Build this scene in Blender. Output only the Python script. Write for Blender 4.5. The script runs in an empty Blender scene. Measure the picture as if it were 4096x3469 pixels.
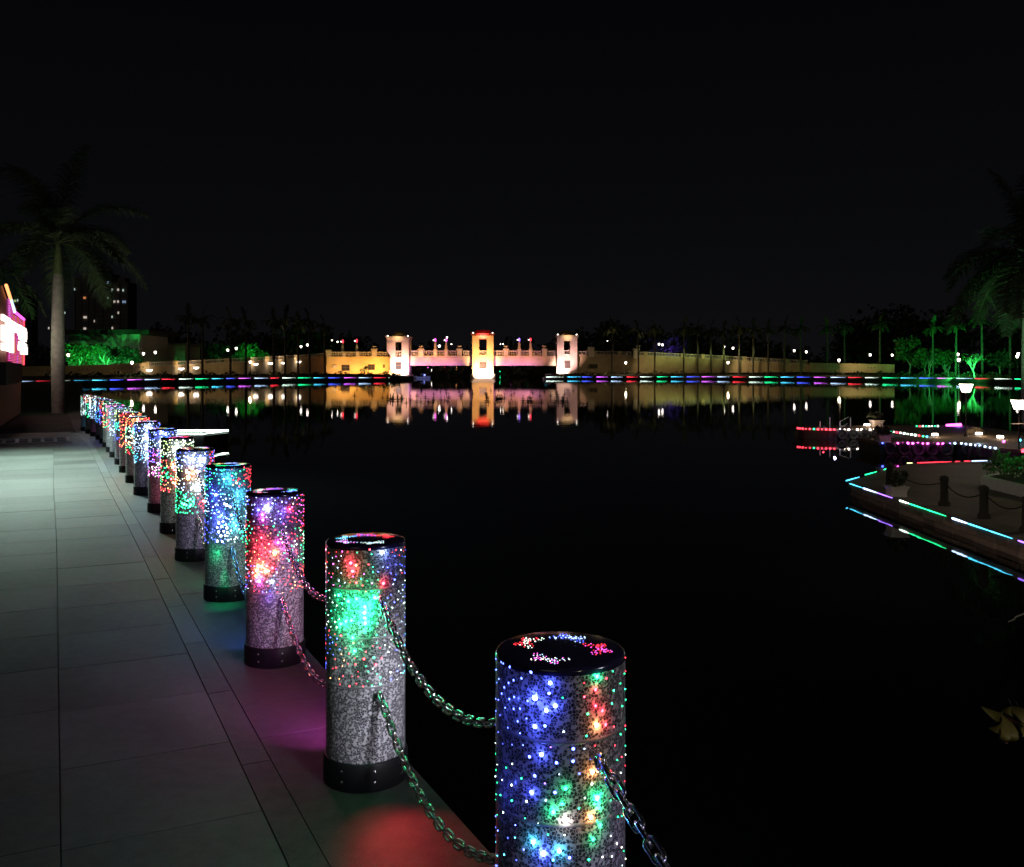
import bpy, bmesh, math, random
from mathutils import Vector, Matrix
random.seed(7)
R = math.radians
SC = bpy.context.scene
COL = SC.collection

# ------------------------------------------------------------------ camera, world, light, exposure
F, CX, HY = 3750.0, 2048.0, 1478.0          # focal length / principal point in photo pixels (4096 x 3469)
CH = 1.6                                     # eye height over the walkway
WZ = -0.5                                    # water level
cam_d = bpy.data.cameras.new('camera'); cam = bpy.data.objects.new('camera', cam_d); COL.objects.link(cam)
cam_d.sensor_width = 36.0; cam_d.sensor_fit = 'HORIZONTAL'; cam_d.lens = 36.0 * F / 4096.0
cam_d.shift_y = (HY - 3469 / 2) / 4096.0
cam_d.clip_start = 0.05; cam_d.clip_end = 4000
cam.location = (0, 0, CH); cam.rotation_euler = (R(90), 0, 0)
cam_d.dof.use_dof = True; cam_d.dof.focus_distance = 3.6; cam_d.dof.aperture_fstop = 16
SC.camera = cam
SC.render.engine = 'CYCLES'
SC.view_settings.view_transform = 'Standard'; SC.view_settings.look = 'None'
SC.view_settings.exposure = 0; SC.view_settings.gamma = 1
SC.cycles.use_denoising = True
SC.cycles.max_bounces = 5; SC.cycles.diffuse_bounces = 2; SC.cycles.glossy_bounces = 3
SC.cycles.sample_clamp_indirect = 3.0
SC.cycles.use_light_tree = True

W = bpy.data.worlds.new('World'); SC.world = W; W.use_nodes = True
nt = W.node_tree; nt.nodes.clear()
out = nt.nodes.new('ShaderNodeOutputWorld'); bg = nt.nodes.new('ShaderNodeBackground'); bg2 = nt.nodes.new('ShaderNodeBackground')
sky = nt.nodes.new('ShaderNodeTexSky'); sky.sky_type = 'NISHITA'; sky.sun_disc = False
sky.sun_elevation = R(-8); sky.sun_rotation = R(20)
bg.inputs[1].default_value = 0.05
nt.links.new(sky.outputs[0], bg.inputs[0])
tc = nt.nodes.new('ShaderNodeTexCoord'); sx = nt.nodes.new('ShaderNodeSeparateXYZ'); cr = nt.nodes.new('ShaderNodeValToRGB')
nt.links.new(tc.outputs['Generated'], sx.inputs[0]); nt.links.new(sx.outputs[2], cr.inputs[0])
cr.color_ramp.elements[0].position = 0.0; cr.color_ramp.elements[0].color = (0.0034, 0.0035, 0.0046, 1)
cr.color_ramp.elements[1].position = 0.42; cr.color_ramp.elements[1].color = (0.0011, 0.0011, 0.0015, 1)
nt.links.new(cr.outputs[0], bg2.inputs[0]); bg2.inputs[1].default_value = 1.0
ad = nt.nodes.new('ShaderNodeAddShader')
nt.links.new(bg.outputs[0], ad.inputs[0]); nt.links.new(bg2.outputs[0], ad.inputs[1]); nt.links.new(ad.outputs[0], out.inputs[0])

sun_d = bpy.data.lights.new('night_sky_glow', 'SUN'); sun_d.energy = 0.05; sun_d.angle = R(25); sun_d.color = (1, .93, .82)
sun = bpy.data.objects.new('night_sky_glow', sun_d); COL.objects.link(sun); sun.rotation_euler = (R(52), 0, R(-25))

def lamp(kind, loc, power, color, radius=0.01, target=None, cone=60, blend=1.0, name='lamp'):
    d = bpy.data.lights.new(name, kind); d.energy = power; d.color = color; d.shadow_soft_size = radius
    o = bpy.data.objects.new(name, d); COL.objects.link(o); o.location = loc
    if kind == 'SPOT':
        d.spot_size = R(cone); d.spot_blend = blend
        v = Vector(target) - Vector(loc); o.rotation_euler = v.to_track_quat('-Z', 'Y').to_euler()
    return o

# street lamp light falling on the pavement from the left, and an added fill spot picking out the chains
lamp('SPOT', (-8.9, 17.0, 4.6), 3400, (.74, 1.0, .86), .25, (-8.0, 15.5, 0), 108, 1.0, 'pavement_lamp_light')
lamp('SPOT', (4.2, 1.0, 2.7), 170, (.88, .86, 1.0), .28, (-1.5, 5.2, .5), 62, 1.0, 'added_fill_light')

# ------------------------------------------------------------------ helpers
def P(px, py, d):
    return Vector(((px - CX) * d / F, d, CH - (py - HY) * d / F))
def lerp(a, b, t): return a + (b - a) * t

class MB:
    def __init__(s): s.v = []; s.f = []; s.m = []; s.sm = []
    def add(s, vs, fs, m=0, smooth=False):
        n = len(s.v); s.v += [tuple(v) for v in vs]
        for f in fs: s.f.append(tuple(i + n for i in f)); s.m.append(m); s.sm.append(smooth)
    def box(s, x0, x1, y0, y1, z0, z1, m=0, rot=0, c=None, bev=0):
        if bev:
            vs = []; fs = []
            b = bev
            xs = [x0, x0 + b, x1 - b, x1]; 
            ring = [(x0 + b, y0), (x1 - b, y0), (x1, y0 + b), (x1, y1 - b), (x1 - b, y1), (x0 + b, y1), (x0, y1 - b), (x0, y0 + b)]
            cxm, cym = (x0 + x1) / 2, (y0 + y1) / 2
            def sh(k): return [(x + (b if x < cxm else -b) * k, y + (b if y < cym else -b) * k) for x, y in ring]
            for z, k in ((z0, 0), (z1 - b, 0), (z1, 1)): vs += [(x, y, z) for x, y in sh(k)]
            for r_ in range(2):
                for i in range(8):
                    j = (i + 1) % 8; fs.append((r_ * 8 + i, r_ * 8 + j, r_ * 8 + 8 + j, r_ * 8 + 8 + i))
            fs.append(tuple(range(16, 24))); fs.append(tuple(range(7, -1, -1)))
        else:
            vs = [(x, y, z) for z in (z0, z1) for x, y in ((x0, y0), (x1, y0), (x1, y1), (x0, y1))]
            fs = [(3, 2, 1, 0), (4, 5, 6, 7), (0, 1, 5, 4), (1, 2, 6, 5), (2, 3, 7, 6), (3, 0, 4, 7)]
        if rot:
            c = c or ((x0 + x1) / 2, (y0 + y1) / 2)
            ca, sa = math.cos(rot), math.sin(rot)
            vs = [(c[0] + (x - c[0]) * ca - (y - c[1]) * sa, c[1] + (x - c[0]) * sa + (y - c[1]) * ca, z) for x, y, z in vs]
        s.add(vs, fs, m)
    def lathe(s, prof, seg=16, c=(0, 0, 0), m=0, smooth=True, cap0=True, cap1=True):
        vs = []; fs = []
        for r, z in prof:
            for i in range(seg):
                a = 2 * math.pi * i / seg; vs.append((c[0] + r * math.cos(a), c[1] + r * math.sin(a), c[2] + z))
        for k in range(len(prof) - 1):
            for i in range(seg):
                j = (i + 1) % seg; fs.append((k * seg + i, k * seg + j, (k + 1) * seg + j, (k + 1) * seg + i))
        s.add(vs, fs, m, smooth)
        n = len(prof) - 1
        if cap0: s.add([vs[i] for i in range(seg)], [tuple(range(seg - 1, -1, -1))], m)
        if cap1: s.add([vs[n * seg + i] for i in range(seg)], [tuple(range(seg))], m)
    def tube(s, pts, rad, seg=6, m=0, closed=False, cap=True):
        pts = [Vector(p) for p in pts]; n = len(pts); vs = []; fs = []
        up = Vector((0, 0, 1)); prev = None
        for k, p in enumerate(pts):
            a = pts[k - 1] if (k > 0 or closed) else pts[0]; b = pts[(k + 1) % n] if (k < n - 1 or closed) else pts[-1]
            t = (b - a).normalized()
            if prev is None:
                u = t.cross(up)
                if u.length < .05: u = t.cross(Vector((1, 0, 0)))
                u.normalize()
            else:
                u = (prev - t * prev.dot(t)).normalized()
            prev = u; w = t.cross(u)
            r = rad[k] if isinstance(rad, (list, tuple)) else rad
            for i in range(seg):
                an = 2 * math.pi * i / seg; vs.append(p + (u * math.cos(an) + w * math.sin(an)) * r)
        for k in range(n if closed else n - 1):
            k2 = (k + 1) % n
            for i in range(seg):
                j = (i + 1) % seg; fs.append((k * seg + i, k * seg + j, k2 * seg + j, k2 * seg + i))
        s.add(vs, fs, m, True)
        if cap and not closed:
            s.add([vs[i] for i in range(seg)], [tuple(range(seg - 1, -1, -1))], m)
            s.add([vs[(n - 1) * seg + i] for i in range(seg)], [tuple(range(seg))], m)
    def build(s, name, mats, parent=None, loc=None):
        me = bpy.data.meshes.new(name); me.from_pydata(s.v, [], s.f); 
        if not isinstance(mats, (list, tuple)): mats = [mats]
        for m in mats: me.materials.append(m)
        me.polygons.foreach_set('material_index', s.m); me.polygons.foreach_set('use_smooth', s.sm); me.update()
        o = bpy.data.objects.new(name, me); COL.objects.link(o)
        if parent: o.parent = parent
        if loc is not None: o.location = loc
        return o

def tag(o, label=None, cat=None, group=None, kind=None):
    if label: o['label'] = label
    if cat: o['category'] = cat
    if group: o['group'] = group
    if kind: o['kind'] = kind
    return o
def empty(name, loc, rz=0):
    o = bpy.data.objects.new(name, None); COL.objects.link(o); o.location = loc; o.rotation_euler = (0, 0, rz); o.empty_display_size = .1
    return o
def copy_tree(o, parent=None):
    c = o.copy(); COL.objects.link(c)
    if parent: c.parent = parent
    for ch in list(o.children):
        if ch.type in ('MESH', 'EMPTY'): copy_tree(ch, c)
    return c
ORD = ['first', 'second', 'third', 'fourth', 'fifth', 'sixth', 'seventh', 'eighth', 'ninth', 'tenth', 'eleventh', 'twelfth',
       'thirteenth', 'fourteenth', 'fifteenth', 'sixteenth', 'seventeenth', 'eighteenth', 'nineteenth', 'twentieth']

# ------------------------------------------------------------------ materials
def mat(name, col, rough=.6, metal=0, var=.25, scale=8, bump=0, bscale=60, emit=None, estr=0, sample=True, coat=0):
    m = bpy.data.materials.new(name); m.use_nodes = True; n = m.node_tree; b = n.nodes['Principled BSDF']
    b.inputs['Roughness'].default_value = rough; b.inputs['Metallic'].default_value = metal
    b.inputs['Coat Weight'].default_value = coat; b.inputs['Coat Roughness'].default_value = .08
    t = n.nodes.new('ShaderNodeTexCoord')
    nz = n.nodes.new('ShaderNodeTexNoise'); nz.inputs['Scale'].default_value = scale; nz.inputs['Detail'].default_value = 6
    n.links.new(t.outputs['Object'], nz.inputs['Vector'])
    cr = n.nodes.new('ShaderNodeValToRGB')
    a, c = [tuple(max(0, min(1, x * k)) for x in col[:3]) + (1,) for k in (1 - var, 1 + var)]
    cr.color_ramp.elements[0].color = a; cr.color_ramp.elements[1].color = c
    cr.color_ramp.elements[0].position = .3; cr.color_ramp.elements[1].position = .7
    n.links.new(nz.outputs['Fac'], cr.inputs[0]); n.links.new(cr.outputs[0], b.inputs['Base Color'])
    if bump:
        bn = n.nodes.new('ShaderNodeBump'); bn.inputs['Strength'].default_value = bump; bn.inputs['Distance'].default_value = .01
        n2 = n.nodes.new('ShaderNodeTexNoise'); n2.inputs['Scale'].default_value = bscale; n2.inputs['Detail'].default_value = 4
        n.links.new(t.outputs['Object'], n2.inputs['Vector']); n.links.new(n2.outputs['Fac'], bn.inputs['Height']); n.links.new(bn.outputs[0], b.inputs['Normal'])
    if emit:
        b.inputs['Emission Color'].default_value = tuple(emit) + (1,); b.inputs['Emission Strength'].default_value = estr
        if not sample: m.cycles.emission_sampling = 'NONE'
    return m
PAL = {'R': (1, .035, .06), 'G': (.02, 1, .32), 'B': (.07, .11, 1), 'C': (.08, .65, 1), 'M': (1, .10, .75), 'O': (1, .36, .12),
       'W': (1, .86, .74), 'V': (.32, .14, 1), 'Y': (.7, 1, .35), 'g': (.75, 1, .85), 'b': (.45, .65, 1), 'P': (.72, .13, 1)}
EM = {}
def emat(key, strength, sample=False):
    k = (key, strength)
    if k not in EM:
        m = bpy.data.materials.new('light_' + {'R': 'red', 'G': 'green', 'B': 'blue', 'C': 'cyan', 'M': 'magenta', 'O': 'orange', 'W': 'warm', 'V': 'violet', 'Y': 'lime', 'g': 'mint', 'b': 'pale_blue', 'P': 'purple'}[key])
        m.use_nodes = True; n = m.node_tree; n.nodes.clear()
        e = n.nodes.new('ShaderNodeEmission'); o = n.nodes.new('ShaderNodeOutputMaterial')
        e.inputs[0].default_value = PAL[key] + (1,); e.inputs[1].default_value = strength; n.links.new(e.outputs[0], o.inputs[0])
        if not sample: m.cycles.emission_sampling = 'NONE'
        EM[k] = m
    return EM[k]

M = {}
M['base'] = mat('black_powder_coat', (.010, .010, .012), .45, var=.15, bump=.15, bscale=300)
M['base'].node_tree.nodes['Principled BSDF'].inputs['Specular IOR Level'].default_value = .25
M['cap'] = mat('cap_gloss', (.022, .018, .05), .16, var=.3, scale=40, coat=.5)
M['steel'] = mat('stainless_steel', (.55, .55, .56), .22, 1, var=.12, scale=90, bump=.1, bscale=200)
M['quay'] = mat('quay_stone', (.10, .095, .085), .85, var=.4, scale=2, bump=.6, bscale=8)
M['wall'] = mat('ramp_render', (.42, .33, .20), .85, var=.18, scale=.6, bump=.2, bscale=6)
M['cream'] = mat('cream_render', (.62, .50, .38), .8, var=.10, scale=.8, bump=.1, bscale=12)
M['yellow'] = mat('yellow_render', (.66, .47, .24), .8, var=.10, scale=.7, bump=.1, bscale=12)
M['pinkw'] = mat('pale_render', (.62, .50, .46), .8, var=.10, scale=.8, bump=.1, bscale=12)
M['stone'] = mat('pale_stone', (.55, .48, .42), .7, var=.12, scale=3)
M['dark'] = mat('dark_recess', (.03, .028, .025), .8)
M['frame'] = mat('window_frame_paint', (.10, .05, .04), .5)
M['glass'] = mat('dark_glass', (.03, .03, .035), .08, var=.1)
M['gold'] = mat('gold_dome', (.55, .36, .12), .35, .6, var=.2, scale=3)
M['reddome'] = mat('red_dome', (.65, .03, .03), .5, var=.15)
M['trunk'] = mat('palm_trunk_bark', (.23, .22, .18), .85, var=.25, scale=6, bump=.6, bscale=14)
M['shaft'] = mat('crownshaft_green', (.10, .14, .05), .5, var=.3, scale=10)
M['frond'] = mat('palm_frond', (.05, .075, .028), .55, var=.4, scale=3)
M['leaf'] = mat('leaf_green', (.06, .12, .035), .55, var=.5, scale=2)
M['leafd'] = mat('leaf_dark', (.028, .04, .018), .65, var=.5, scale=.5)
M['bark'] = mat('branch_bark', (.32, .31, .27), .8, var=.25, scale=9)
M['pole'] = mat('lamp_pole_iron', (.03, .03, .03), .45, .6)
M['concrete'] = mat('facade_concrete', (.20, .18, .16), .85, var=.2, scale=.05)
M['pavilion'] = mat('pavilion_plaster', (.45, .43, .38), .8, var=.12, scale=.4)
M['deck'] = mat('deck_planks', (.16, .12, .085), .75, var=.3, scale=5, bump=.4, bscale=25)
M['rubber'] = mat('fender_rubber', (.02, .02, .022), .6, var=.3, scale=20)
M['white'] = mat('white_glaze', (.72, .68, .64), .45, var=.08, scale=10)
M['soil'] = mat('bank_soil', (.03, .028, .022), .95, var=.4, scale=1.2, bump=.6, bscale=4)
M['red_paint'] = mat('red_brown_paint', (.2, .05, .03), .6)

def terrazzo():
    m = bpy.data.materials.new('speckled_terrazzo'); m.use_nodes = True; n = m.node_tree; b = n.nodes['Principled BSDF']
    t = n.nodes.new('ShaderNodeTexCoord')
    def vor(feat, sc):
        v = n.nodes.new('ShaderNodeTexVoronoi'); v.feature = feat; v.inputs['Scale'].default_value = sc
        v.inputs['Randomness'].default_value = 1; n.links.new(wp.outputs[0], v.inputs['Vector']); return v
    nz = n.nodes.new('ShaderNodeTexNoise'); nz.inputs['Scale'].default_value = 260; nz.inputs['Detail'].default_value = 2
    n.links.new(t.outputs['Object'], nz.inputs['Vector'])
    wp = n.nodes.new('ShaderNodeVectorMath'); wp.operation = 'MULTIPLY_ADD'
    wp.inputs[1].default_value = (.004, .004, .004); n.links.new(nz.outputs['Color'], wp.inputs[0]); n.links.new(t.outputs['Object'], wp.inputs[2])
    e = vor('DISTANCE_TO_EDGE', 138); c = vor('F1', 138)
    g = n.nodes.new('ShaderNodeMath'); g.operation = 'GREATER_THAN'; g.inputs[1].default_value = .055; n.links.new(e.outputs['Distance'], g.inputs[0])
    sp = n.nodes.new('ShaderNodeSeparateColor'); n.links.new(c.outputs['Color'], sp.inputs[0])
    l = n.nodes.new('ShaderNodeMath'); l.operation = 'LESS_THAN'; l.inputs[1].default_value = .74; n.links.new(sp.outputs[0], l.inputs[0])
    mu = n.nodes.new('ShaderNodeMath'); mu.operation = 'MULTIPLY'; n.links.new(g.outputs[0], mu.inputs[0]); n.links.new(l.outputs[0], mu.inputs[1])
    chip = n.nodes.new('ShaderNodeMix'); chip.data_type = 'RGBA'; n.links.new(sp.outputs[1], chip.inputs[0])
    chip.inputs[6].default_value = (.010, .010, .014, 1); chip.inputs[7].default_value = (.06, .06, .075, 1)
    mix = n.nodes.new('ShaderNodeMix'); mix.data_type = 'RGBA'; n.links.new(mu.outputs[0], mix.inputs[0])
    mix.inputs[6].default_value = (.56, .54, .59, 1); n.links.new(chip.outputs[2], mix.inputs[7]); n.links.new(mix.outputs[2], b.inputs['Base Color'])
    b.inputs['Roughness'].default_value = .38; b.inputs['Coat Weight'].default_value = .45; b.inputs['Coat Roughness'].default_value = .12
    return m
M['terrazzo'] = terrazzo()
M['band'] = mat('clear_joint_band', (.27, .26, .29), .3, var=.35, scale=120, coat=.8)

def paving(name, col, var=.16, fine=220):
    m = bpy.data.materials.new(name); m.use_nodes = True; n = m.node_tree; b = n.nodes['Principled BSDF']
    t = n.nodes.new('ShaderNodeTexCoord'); g = n.nodes.new('ShaderNodeNewGeometry')
    nz = n.nodes.new('ShaderNodeTexNoise'); nz.inputs['Scale'].default_value = 1.3; nz.inputs['Detail'].default_value = 8
    nf = n.nodes.new('ShaderNodeTexNoise'); nf.inputs['Scale'].default_value = fine; nf.inputs['Detail'].default_value = 3
    n.links.new(t.outputs['Object'], nz.inputs['Vector']); n.links.new(t.outputs['Object'], nf.inputs['Vector'])
    def mm(op, a, b_): 
        x = n.nodes.new('ShaderNodeMath'); x.operation = op
        for i, v in enumerate((a, b_)):
            if isinstance(v, (int, float)): x.inputs[i].default_value = v
            else: n.links.new(v, x.inputs[i])
        return x.outputs[0]
    nm = n.nodes.new('ShaderNodeTexNoise'); nm.inputs['Scale'].default_value = 14; nm.inputs['Detail'].default_value = 8; nm.inputs['Roughness'].default_value = .75
    n.links.new(t.outputs['Object'], nm.inputs['Vector'])
    k = mm('ADD', mm('ADD', mm('MULTIPLY', nz.outputs['Fac'], .7), mm('MULTIPLY', mm('SUBTRACT', nm.outputs['Fac'], .3), 1.0)), mm('ADD', mm('MULTIPLY', nf.outputs['Fac'], .5), mm('MULTIPLY', g.outputs['Random Per Island'], var * 2)))
    k = mm('ADD', mm('MULTIPLY', mm('SUBTRACT', k, .98), 1.7), 1.0)
    mx = n.nodes.new('ShaderNodeVectorMath'); mx.operation = 'SCALE'; mx.inputs[0].default_value = col; n.links.new(k, mx.inputs['Scale'])
    n.links.new(mx.outputs[0], b.inputs['Base Color']); b.inputs['Roughness'].default_value = .62
    bn = n.nodes.new('ShaderNodeBump'); bn.inputs['Strength'].default_value = .6; bn.inputs['Distance'].default_value = .005
    n.links.new(nf.outputs['Fac'], bn.inputs['Height']); n.links.new(bn.outputs[0], b.inputs['Normal'])
    return m
M['pave'] = paving('granite_slab', (.066, .073, .068), .30)
M['kerbp'] = paving('granite_kerb', (.06, .06, .06), .08)
M['mortar'] = mat('joint_mortar', (.05, .054, .05), .9)
M['pen'] = paving('peninsula_paving', (.14, .13, .11), .2, 60)

def watermat():
    m = bpy.data.materials.new('lake_water'); m.use_nodes = True; n = m.node_tree; b = n.nodes['Principled BSDF']
    b.inputs['Base Color'].default_value = (.004, .005, .006, 1); b.inputs['Roughness'].default_value = .015; b.inputs['IOR'].default_value = 1.33
    t = n.nodes.new('ShaderNodeNewGeometry')
    mp = n.nodes.new('ShaderNodeMapping'); mp.inputs['Scale'].default_value = (1, 1.0, 1); n.links.new(t.outputs['Position'], mp.inputs[0])
    nz = n.nodes.new('ShaderNodeTexNoise'); nz.inputs['Scale'].default_value = 1.6; nz.inputs['Detail'].default_value = 3
    n.links.new(mp.outputs[0], nz.inputs['Vector'])
    bn = n.nodes.new('ShaderNodeBump'); bn.inputs['Strength'].default_value = 1.0; bn.inputs['Distance'].default_value = .0018
    n.links.new(nz.outputs['Fac'], bn.inputs['Height']); n.links.new(bn.outputs[0], b.inputs['Normal'])
    return m
M['water'] = watermat()

# ------------------------------------------------------------------ setting: water, land, walkway
mb = MB(); mb.add([(-2500, -60, WZ), (2500, -60, WZ), (2500, 3000, WZ), (-2500, 3000, WZ)], [(0, 1, 2, 3)])
tag(mb.build('water', M['water']), kind='structure')

POSTS = [(2241, 2.25), (1463, 3.70), (1100, 5.17), (912, 6.60), (781, 7.95), (709, 9.27), (651, 10.6), (588, 12.07), (550, 13.36), (521, 14.66),
         (499, 15.88), (476, 17.17), (460, 18.24), (444, 19.4), (430, 20.44), (412, 21.5), (390, 22.55), (369, 23.55), (350, 24.5)]
PXY = [((px - CX) * d / F, d) for px, d in POSTS]
CTRL = [(3.6, -5.3), (1.53, -.7), PXY[0], PXY[2], PXY[5], PXY[8], PXY[12], PXY[15], PXY[18], (-13.3, 29), (-16.5, 35.5), (-23.2, 50), (-47, 102), (-62, 132)]
def catmull(ps, step=12):
    o = []
    for i in range(len(ps) - 1):
        p0 = Vector(ps[max(i - 1, 0)]); p1 = Vector(ps[i]); p2 = Vector(ps[i + 1]); p3 = Vector(ps[min(i + 2, len(ps) - 1)])
        for k in range(step):
            t = k / step
            o.append(.5 * ((2 * p1) + (p2 - p0) * t + (2 * p0 - 5 * p1 + 4 * p2 - p3) * t * t + (3 * p1 - p0 - 3 * p2 + p3) * t ** 3))
    o.append(Vector(ps[-1])); return o
PATH = catmull(CTRL)
CUM = [0]
for a, b in zip(PATH, PATH[1:]): CUM.append(CUM[-1] + (b - a).length)
def at(s, t):
    s = max(0, min(CUM[-1] - 1e-4, s)); i = 0
    lo, hi = 0, len(CUM) - 1
    while hi - lo > 1:
        m_ = (lo + hi) // 2
        if CUM[m_] <= s: lo = m_
        else: hi = m_
    a, b = PATH[lo], PATH[lo + 1]; f = (s - CUM[lo]) / (CUM[lo + 1] - CUM[lo]); p = a.lerp(b, f)
    a2 = PATH[max(lo - 1, 0)]; b2 = PATH[min(lo + 2, len(PATH) - 1)]
    d = (b2 - a2).normalized(); n = Vector((-d.y, d.x))
    return p + n * t
EDGE = -.21
mb = MB()
def slab(mb, s0, s1, t0, t1, z=0.0, gap=.004, m=0):
    bv = .0012
    rows = []
    q = [at(s0 + gap / 2, t0 + gap / 2), at(s1 - gap / 2, t0 + gap / 2), at(s1 - gap / 2, t1 - gap / 2), at(s0 + gap / 2, t1 - gap / 2)]
    g2 = gap / 2 + bv
    q2 = [at(s0 + g2, t0 + g2), at(s1 - g2, t0 + g2), at(s1 - g2, t1 - g2), at(s0 + g2, t1 - g2)]
    vs = [(p.x, p.y, z - .05) for p in q] + [(p.x, p.y, z - bv) for p in q] + [(p.x, p.y, z) for p in q2]
    fs = []
    for r in (0, 4):
        for i in range(4):
            j = (i + 1) % 4; fs.append((r + i, r + j, r + 4 + j, r + 4 + i))
    fs.append((8, 9, 10, 11))
    mb.add(vs, fs, m)
cols = [(-.205, .295, 1.44, 1), (.295, .415, .93, 0), (.415, 1.075, .70, 0), (1.075, 2.3, .70, 0), (2.3, 3.5, .70, 0), (3.5, 4.7, .7, 0), (4.7, 5.9, .7, 0)]
grate_s = 0
for t0, t1, ln, mi in cols:
    s = 0.4 if mi else .05 * (t0 > 1)
    while s < 46:
        if at(s, (t0 + t1) / 2).y > (29 if mi else 23.3): break
        slab(mb, s, s + ln, t0, t1, random.uniform(-.001, .001), .004 if not mi else .002, mi)
        s += ln
vs = []; fs = []
for i in range(161):
    a = at(CUM[-1] * i / 160 * .93, -.200); c = at(CUM[-1] * i / 160 * .93, 5.88 if at(CUM[-1] * i / 160 * .93, 2).y < 22.2 else .28); vs += [(a.x, a.y, -.0065), (c.x, c.y, -.0065)]
for i in range(160): fs.append((i * 2, i * 2 + 1, i * 2 + 3, i * 2 + 2))
mb.add(vs, fs, 2)
tag(mb.build('walkway', [M['pave'], M['kerbp'], M['mortar']]), kind='structure')
# ground below/behind the slabs with the quay face towards the water
mb = MB(); N = 160; vs = []; fs = []
for i in range(N + 1):
    s = CUM[-1] * i / N
    a = at(s, EDGE); c = at(s, 5.9); far = Vector((-2400, -200 + 3200 * i / N)) if i > 0 else Vector((-2400, -200))
    zb = -.056
    vs += [(a.x, a.y, -1.5), (a.x, a.y, zb), (c.x, c.y, zb), (far.x, far.y, .2)]
for i in range(N):
    for k in range(3): fs.append((i * 4 + k, i * 4 + k + 1, i * 4 + k + 5, i * 4 + k + 4))
mb.add(vs, fs)
tag(mb.build('ground', M['soil']), kind='structure')

# far shore (px, distance) and its quay
SH = [(-120, 108), (25, 114), (200, 123), (665, 138), (1000, 154), (1180, 164), (1600, 179), (1655, 196)]
SHR = [(2180, 203), (2300, 203), (2800, 202), (3120, 189), (3300, 181), (3700, 157), (4090, 136), (4600, 118), (5400, 96)]
def shore(pts, name, back0, sgn):
    mb = MB(); vs = []; fs = []; q = [Vector(((px - CX) * d / F, d)) for px, d in pts]
    for i, p in enumerate(q):
        a = q[max(i - 1, 0)]; b = q[min(i + 1, len(q) - 1)]; t = (b - a).normalized(); n = Vector((-t.y, t.x))
        w1 = p + n * .5; w2 = p + n * 9; w3 = Vector((p.x * 6 + n.x * 600, 1500 + n.y * 500))
        vs += [(p.x, p.y, -1.5), (p.x, p.y, .22), (w1.x, w1.y, .24), (w2.x, w2.y, .55), (w3.x, w3.y, .9)]
    for i in range(len(q) - 1):
        for k in range(4): fs.append((i * 5 + k, i * 5 + 5 + k, i * 5 + 6 + k, i * 5 + 1 + k))
    mb.add(vs, fs)
    return tag(mb.build(name, M['soil']), kind='structure')
shore(SH, 'far_bank', 9, 1); shore(SHR, 'far_bank', 9, 1)
# bank seen under the bridge
mb = MB(); mb.add([(-40, 300, -1.5), (60, 300, -1.5), (60, 300, 2.6), (-40, 300, 2.6), (-160, 520, 2.7), (200, 520, 2.7)], [(0, 1, 2, 3), (3, 2, 5, 4)])
tag(mb.build('far_bank', M['soil']), kind='structure')

# ------------------------------------------------------------------ LED strips (lit wedges) along the quays
SEQ = 'gCBMgRYG'
def strip_px(pts, starts, zfun, label):
    q = list(pts)
    def dd(px):
        for (a, da), (b, db) in zip(q, q[1:]):
            if a <= px <= b:
                A = Vector(((a - CX) * da / F, da)); B = Vector(((b - CX) * db / F, db))
                k = (px - CX) / F; den = (B.x - A.x) - k * (B.y - A.y); u = (k * A.y - A.x) / den; return A.y + u * (B.y - A.y)
        return q[-1][1]
    root = empty('led_strip', (0, 0, 0)); tag(root, label, 'light strip', 'LED strips along the lake edges')
    for i, (x, key, st) in enumerate(starts):
        nxt = starts[i + 1][0] if i + 1 < len(starts) else x + 66
        L = min(nxt - x, 80) * random.uniform(.78, .92)
        da, db = dd(x), dd(x + L); za, zb = zfun(x), zfun(x + L)
        A = Vector(((x - CX) * (da - .06) / F, da - .06, za)); B = Vector(((x + L - CX) * (db - .06) / F, db - .06, zb))
        mb = MB(); t = .027 * (.75 + .5 * da / 160)
        mb.tube([A, A.lerp(B, .05), A.lerp(B, .35), A.lerp(B, .6), B], [t * .7, t, t * .75, t * .35, t * .06], 6)
        mb.build('light_segment', emat(key, st), root)
    return root
def ks(xs, keys, st=6): return [(x, k, st) for x, k in zip(xs, keys)]
strip_px(SH, ks((28,), 'V', 1.2) + ks((68,), 'b', 3) + ks((144,), 'R', 1.4) + ks((241, 296), 'gC', 1.2) + ks((368, 440, 510, 579, 648, 716, 782, 848, 906, 955, 1018, 1082, 1129, 1193, 1255, 1314, 1376, 1435, 1496, 1556), 'CBPbRgGCBPbRgGCBPbRg'),
         lambda x: .10 + .05 * min(1, max(0, (x - 200) / 600)) - .12 * min(1, max(0, (x - 1000) / 600)), 'dashed coloured light strip on the quay left of the bridge')
strip_px(SHR, ks((2184, 2270, 2329, 2386, 2444, 2506, 2560, 2627, 2684, 2746, 2807, 2869, 2931, 2996, 3058, 3123, 3188, 3256, 3323, 3393, 3461, 3530, 3603, 3677, 3750, 3825, 3900, 3978, 4059, 4130), 'gCBPbRgGCBPbRgGCBPbRgGCBPbRgGC'),
         lambda x: -.05 + .25 * min(1, max(0, (x - 2400) / 1700)), 'dashed coloured light strip on the quay right of the bridge')

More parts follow.
